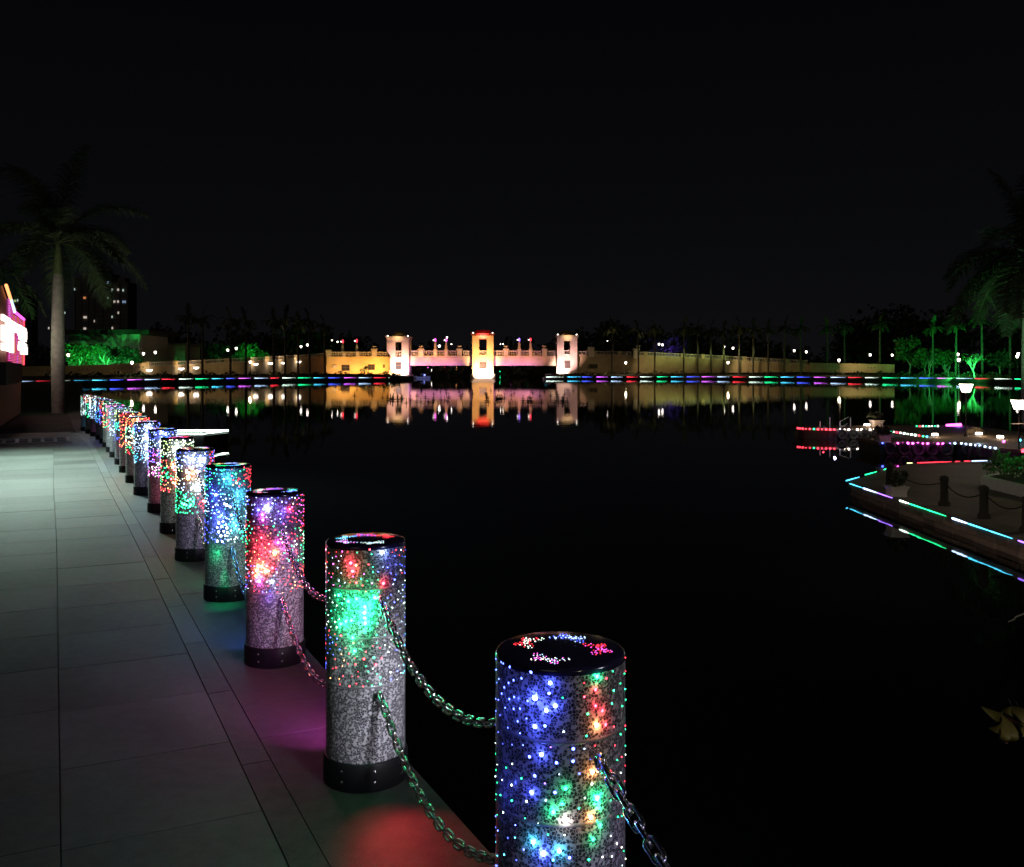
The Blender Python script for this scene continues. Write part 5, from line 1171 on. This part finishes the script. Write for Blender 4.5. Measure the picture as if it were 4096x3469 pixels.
root = empty('led_strip', (0, 0, 0)); tag(root, 'light strip along the edge of the stone peninsula, blue to green to cyan', 'light strip', 'LED strips along the lake edges')
zx = lambda px: 5.595 * F / (px - CX)
for a, b, k, r0, r1 in ((3399, 3449, 'C', .012, .008), (3453, 3508, 'b', .018, .012), (3510, 3569, 'V', .012, .012), (3598, 3636, 'g', .018, .015), (3637, 3705, 'G', .014, .012), (3707, 3784, 'G', .012, .008), (3808, 3868, 'b', .020, .016), (3870, 3957, 'C', .015, .012), (3959, 4049, 'C', .012, .007), (4072, 4160, 'V', .014, .014)):
    seg3('light_segment', (5.595, zx(a), PZ - .012), (5.595, zx(b), PZ - .012), k, r0 * .62, r1 * .62, 4 if k in 'GCV' else 6, root)
for (a, b), k in ((((5.60, 15.72), (6.03, 16.27)), 'C'), (((6.25, 16.6), (6.66, 17.12)), 'G'), (((6.92, 17.45), (7.12, 17.75)), 'G'), (((7.87, 18.68), (8.0, 18.72)), 'Y'), (((8.1, 18.74), (8.9, 18.98)), 'R'), (((8.98, 19.0), (9.1, 19.04)), 'R'), (((9.2, 19.08), (9.35, 19.12)), 'R'), (((9.37, 19.12), (9.95, 19.24)), 'b')):
    seg3('light_segment', a + (PZ + .012,), b + (PZ + .012,), k, .009, .007, 4, root)
# dark stone posts on the edge
mb = MB(); mb.lathe([(.075, 0), (.078, .05), (.055, .07), (.05, .33), (.062, .36), (.055, .40), (.02, .42)], 14)
bp = mb.build('stone_post', M['soil'])
for j, (px, y) in enumerate(((3560, 15.0), (3715, 13.1), (3875, 12.0), (4055, 11.0))):
    o = bp if j == 0 else bp.copy()
    if j: COL.objects.link(o)
    o.location = (5.95, y * .985, PZ); tag(o, 'dark stone post on the peninsula edge, %s' % ('behind the white planter', 'just right of the white planter', 'third back from the right', 'nearest the right edge')[j], 'post', 'dark posts on the peninsula edge')
for y0, y1 in ((14.78, 12.9), (12.9, 11.82), (11.82, 10.83)):
    mb = MB(); mb.tube([Vector((5.95, lerp(y0, y1, t), PZ + .33 - .5 * t * (1 - t))) for t in [k / 10 for k in range(11)]], .008, 6); tag(mb.build('post_chain', M['pole']), 'thin dark chain between two peninsula posts, %s' % ('behind' if y0 > 14 else ('middle' if y0 > 12 else 'nearest the frame edge')), 'chain', 'thin chains between the peninsula posts')
# raised bed with hedge
root = empty('planting_bed', (7.5, 12, PZ)); tag(root, 'raised bed with pale stone kerb on the peninsula', 'planting bed')
mb = MB(); bx = [(0, -1), (0, 3.0), (.35, 3.35), (5, 3.7), (5, -1)]
def ringw(o): return [(o, -1), (o, 3.0 - o * .4), (.35 + o * .5, 3.35 - o), (5, 3.7 - o), (5, -1)]
prism(mb, bx, 0, .17); mb.build('kerb', M['white'], root); mb = MB(); prism(mb, ringw(.12), .15, .175); mb.build('soil', M['soil'], root)
mb = MB(); rnd = random.Random(9)
for k in range(9000):
    x = rnd.uniform(.14, 2.2); yy = rnd.uniform(.2, 3.25); top = .36 + .05 * math.sin(x * 7) + .08 * math.sin(yy * 4.1)
    edge = min(1, (x - .05) * 4, (3.35 - yy) * 4); p = Vector((x, yy, .18 + top * max(.15, edge) * (rnd.random() ** .4))); n_ = Vector((rnd.gauss(0, 1), rnd.gauss(0, 1), rnd.gauss(.3, 1))).normalized(); u = n_.orthogonal().normalized(); w = n_.cross(u); s_ = rnd.uniform(.02, .05)
    mb.add([p - u * s_, p - w * s_ * .5, p + u * s_, p + w * s_ * .5], [(0, 1, 2, 3)])
o = mb.build('hedge', M['leaf']); o.location = (7.5, 12, PZ); tag(o, 'clipped hedge glowing green in the raised bed', 'hedge')
lamp('SPOT', (8.0, 13.5, 1.0), 30, (.03, 1, .22), .02, (8.15, 14.6, .1), 56, 1, 'hedge_light')
lamp('POINT', (8.12, 14.3, .34), 2.5, (.03, 1, .22), .01, name='hedge_light')
# added fill spots: dim warm light over the peninsula
lamp('SPOT', (12.5, 14, 4.5), 230, (1, .80, .55), .3, (8.5, 14, 0), 110, 1, 'added_fill_light')
lamp('SPOT', (1.0, 6.5, 1.6), 190, (1, .80, .62), .2, (6.4, 11.6, -.35), 62, 1, 'added_fill_light')

# ------------------------------------------------------------------ floating fountain nozzles
mb = MB(); mb.lathe([(.035, -.05), (.035, .05), (.022, .07), (.018, .26), (.03, .27), (.03, .30)], 8); mb.tube([(-.14, 0, .06), (.14, 0, .06)], .018, 6)
proto = mb.build('fountain_nozzle', M['base']); rnd = random.Random(21); first = True
spots = []
for k in range(64): spots.append((rnd.uniform(1620, 2300), rnd.choice((1562, 1568, 1575, 1583, 1592, 1600, 1607, 1611)) + rnd.uniform(-1.5, 1.5)))
for k in range(12): spots.append((rnd.uniform(1415, 1580), rnd.uniform(1556, 1600)))
for k in range(10): spots.append((1570 + 55 * math.sin(k * .6) * .6 + k * 3, 1598 + 6 * math.cos(k * .62)))
for j in range(7): spots.append((1990 + j * 3.1, 1596)); 
for j, (px, py) in enumerate(spots):
    d = (CH - WZ) * F / (py - HY); o = proto if j == 0 else proto.copy()
    if j: COL.objects.link(o)
    o.location = (TX(px, d), d, WZ); o.rotation_euler = (0, 0, rnd.uniform(-.5, .5)); s_ = rnd.uniform(.9, 1.25); o.scale = (s_, s_, s_)
    tag(o, 'small dark fountain nozzle standing in the bright bridge reflection', 'fountain nozzle', 'fountain nozzles in the lake')
# small boats by the bridge
def boat(px, d, L, rz, label, m, cabin=True):
    root = empty('small_boat', (TX(px, d), d, WZ), rz); tag(root, label, 'boat', 'small boats by the bridge')
    mb = MB(); st = []; n = 9
    for k in range(n):
        t = k / (n - 1); x = (t - .5) * L; w = L * .16 * (1 - max(0, (t - .45) / .55) ** 2.2); z = .38 + .22 * t * t
        st.append([(x, -w, z), (x, -w * .75, .05), (x, 0, -.1), (x, w * .75, .05), (x, w, z)])
    vs = [v for s_ in st for v in s_]; fs = [(k * 5 + i, k * 5 + i + 1, k * 5 + 6 + i, k * 5 + 5 + i) for k in range(n - 1) for i in range(4)] + [(0, 5 * 0 + 4, 3, 2, 1)] + [(k * 5 + 4, k * 5, k * 5 + 5, k * 5 + 9) for k in range(n - 1)]
    mb.add(vs, fs); mb.build('hull', M[m], root)
    if cabin:
        mb = MB(); mb.box(-L * .18, L * .12, -L * .10, L * .10, .45, 1.0, bev=.06); mb.build('cabin', M['glass'], root)
        mb = MB(); mb.box(-L * .22, L * .16, -L * .12, L * .12, 1.0, 1.07, bev=.02); mb.build('roof', M[m], root)
    return root
boat(1693, 214, 3.2, .1, 'small white boat lit blue right of the left bridge tower', 'white'); boat(1652, 215, 1.7, 0, 'squat pink lit boat against the left bridge tower', 'white', False)
boat(2195, 205, 2.6, .2, 'pale boat moored at the quay end left of the right tower', 'white')
lamp('SPOT', (TX(1700, 209), 209, .3), 260, (.25, .3, 1), .1, (TX(1693, 214), 214, 0), 60, 1, 'boat_light'); lamp('SPOT', (TX(2190, 200), 200, .2), 160, (.8, .55, .9), .1, (TX(2195, 205), 205, 0), 60, 1, 'boat_light')
# lights seen under the bridge
def farstrip(a, b, keys, label):
    root = empty('led_strip', (0, 0, 0)); tag(root, label, 'light strip', 'LED strips along the lake edges'); n = len(keys)
    for k, key in enumerate(keys):
        x0, x1 = TX(lerp(a, b, k / n), 299), TX(lerp(a, b, (k + .72) / n), 299); z = CH + 7.5 * 299 / F; mb = MB(); mb.tube([(x0, 299, z), (x1, 299, z)], [.12, .04], 6); mb.build('light_segment', emat(key, 2.2), root)
farstrip(1655, 1790, 'CBMCR', 'dashed coloured strip seen under the left bridge span'); farstrip(2030, 2142, 'RMVBbCCGGO', 'rainbow strip seen under the right bridge span'); farstrip(2172, 2210, 'CB', 'short blue strip under the bridge beside the right tower')
for j, (px, py0, py1, key) in enumerate(((1792, 1482, 1508, 'G'), (2000, 1484, 1506, 'G'), (1726, 1473, 1486, 'W'), (1825, 1468, 1479, 'O'))):
    d = 262; mb = MB(); p0 = P(px, py0, d); p1 = P(px, py1, d); mb.tube([p1, p0], [.08, .16], 6); tag(mb.build('light_pole', emat(key, 2.5)), ('lamp reflection built as a glowing green column under the left bridge span', 'lamp reflection built as a glowing green column under the right bridge span', 'warm light column under the left bridge span', 'orange light column near the middle tower')[j], 'light column', 'light columns seen under the bridge')  # green columns: glowing tubes built in place of lamp reflections on the water

# ------------------------------------------------------------------ leaves hanging in at the lower right, thin twig
root = empty('leaf_sprig', P(4110, 2880, 1.2)); tag(root, 'sprig of yellow green leaves hanging in at the lower right edge', 'leaf sprig')
M['sprig'] = mat('sprig_leaf', (.20, .17, .045), .5, var=.5, scale=25); M['stem'] = mat('pink_stem', (.45, .16, .12), .5)
o0 = P(4110, 2880, 1.2)
def leaf(pa, pb, w, nm='leaf', m='sprig', fold=.4):
    A = P(*pa) - o0; B = P(*pb) - o0; ax = B - A; side = ax.cross(Vector((0, 1, 0))).normalized(); out_ = Vector((0, -1, 0)); mb = MB(); n = 10; vs = []
    for k in range(n + 1):
        t = k / n; ww = w * math.sin(math.pi * min(1, t * .93 + .05)) ** .8 * (1 - .35 * t); c = A + ax * t + out_ * (.016 * math.sin(math.pi * t)) - Vector((0, 0, .006 * math.sin(math.pi * t) - .012 * (1 - t) * t)); vs += [c - side * ww + out_ * ww * fold, c, c + side * ww + out_ * ww * fold * .6]
    mb.add(vs, [(k * 3 + i, k * 3 + i + 1, k * 3 + 4 + i, k * 3 + 3 + i) for k in range(n) for i in range(2)], smooth=True); mb.build(nm, M[m], root)
for a_, b_, w_ in (((4005, 2866, 1.2), (3926, 2846, 1.17), .0075), ((4012, 2860, 1.2), (4030, 2808, 1.23), .008), ((4030, 2850, 1.2), (4062, 2822, 1.22), .006), ((4000, 2872, 1.2), (3955, 2930, 1.17), .009), ((3998, 2875, 1.19), (3986, 2980, 1.17), .0085),
                  ((4008, 2872, 1.2), (4034, 2988, 1.18), .0095), ((4046, 2848, 1.19), (4112, 2866, 1.2), .010), ((4060, 2862, 1.2), (4104, 2912, 1.18), .008), ((4072, 2902, 1.19), (4084, 2960, 1.18), .0065)):
    leaf((a_[0], a_[1] - 18, a_[2]), (b_[0], b_[1] - 18, b_[2]), w_, fold=.45)
mb = MB(); mb.tube([P(4120, 2900, 1.2) - o0, P(4060, 2890, 1.195) - o0, P(4005, 2860, 1.2) - o0], .0022, 6); mb.tube([P(3990, 2915, 1.19) - o0, P(4025, 2975, 1.18) - o0], .002, 6); mb.build('stem', M['stem'], root)
mb = MB(); mb.tube([P(4112, 2899, 1.2) - o0, P(4300, 2860, 1.22) - o0, Vector((1.15, 1.35, .75)) - o0, Vector((1.75, 1.5, -.1)) - o0, Vector((2.2, 1.6, -.55)) - o0], [.0025, .004, .006, .009, .011], 6); mb.build('branch', M['bark'], root)
mb = MB(); mb.tube([P(4032, 2488, 1.3), P(4056, 2478, 1.3), P(4062, 2468, 1.3), P(4110, 2450, 1.31), P(4400, 2500, 1.34), Vector((1.75, 1.6, .2)), Vector((2.1, 1.65, -.55))], [.0006, .0012, .0011, .0012, .003, .006, .009], 6); tag(mb.build('thin_twig', M['bark']), 'thin pale twig at the right edge above the leaves', 'twig')
lamp('SPOT', (1.6, -.3, 2.3), 18, (1, .9, .7), .05, (.66, 1.2, 1.15), 30, 1, 'added_fill_light')  # fill spot added to brighten the sprig
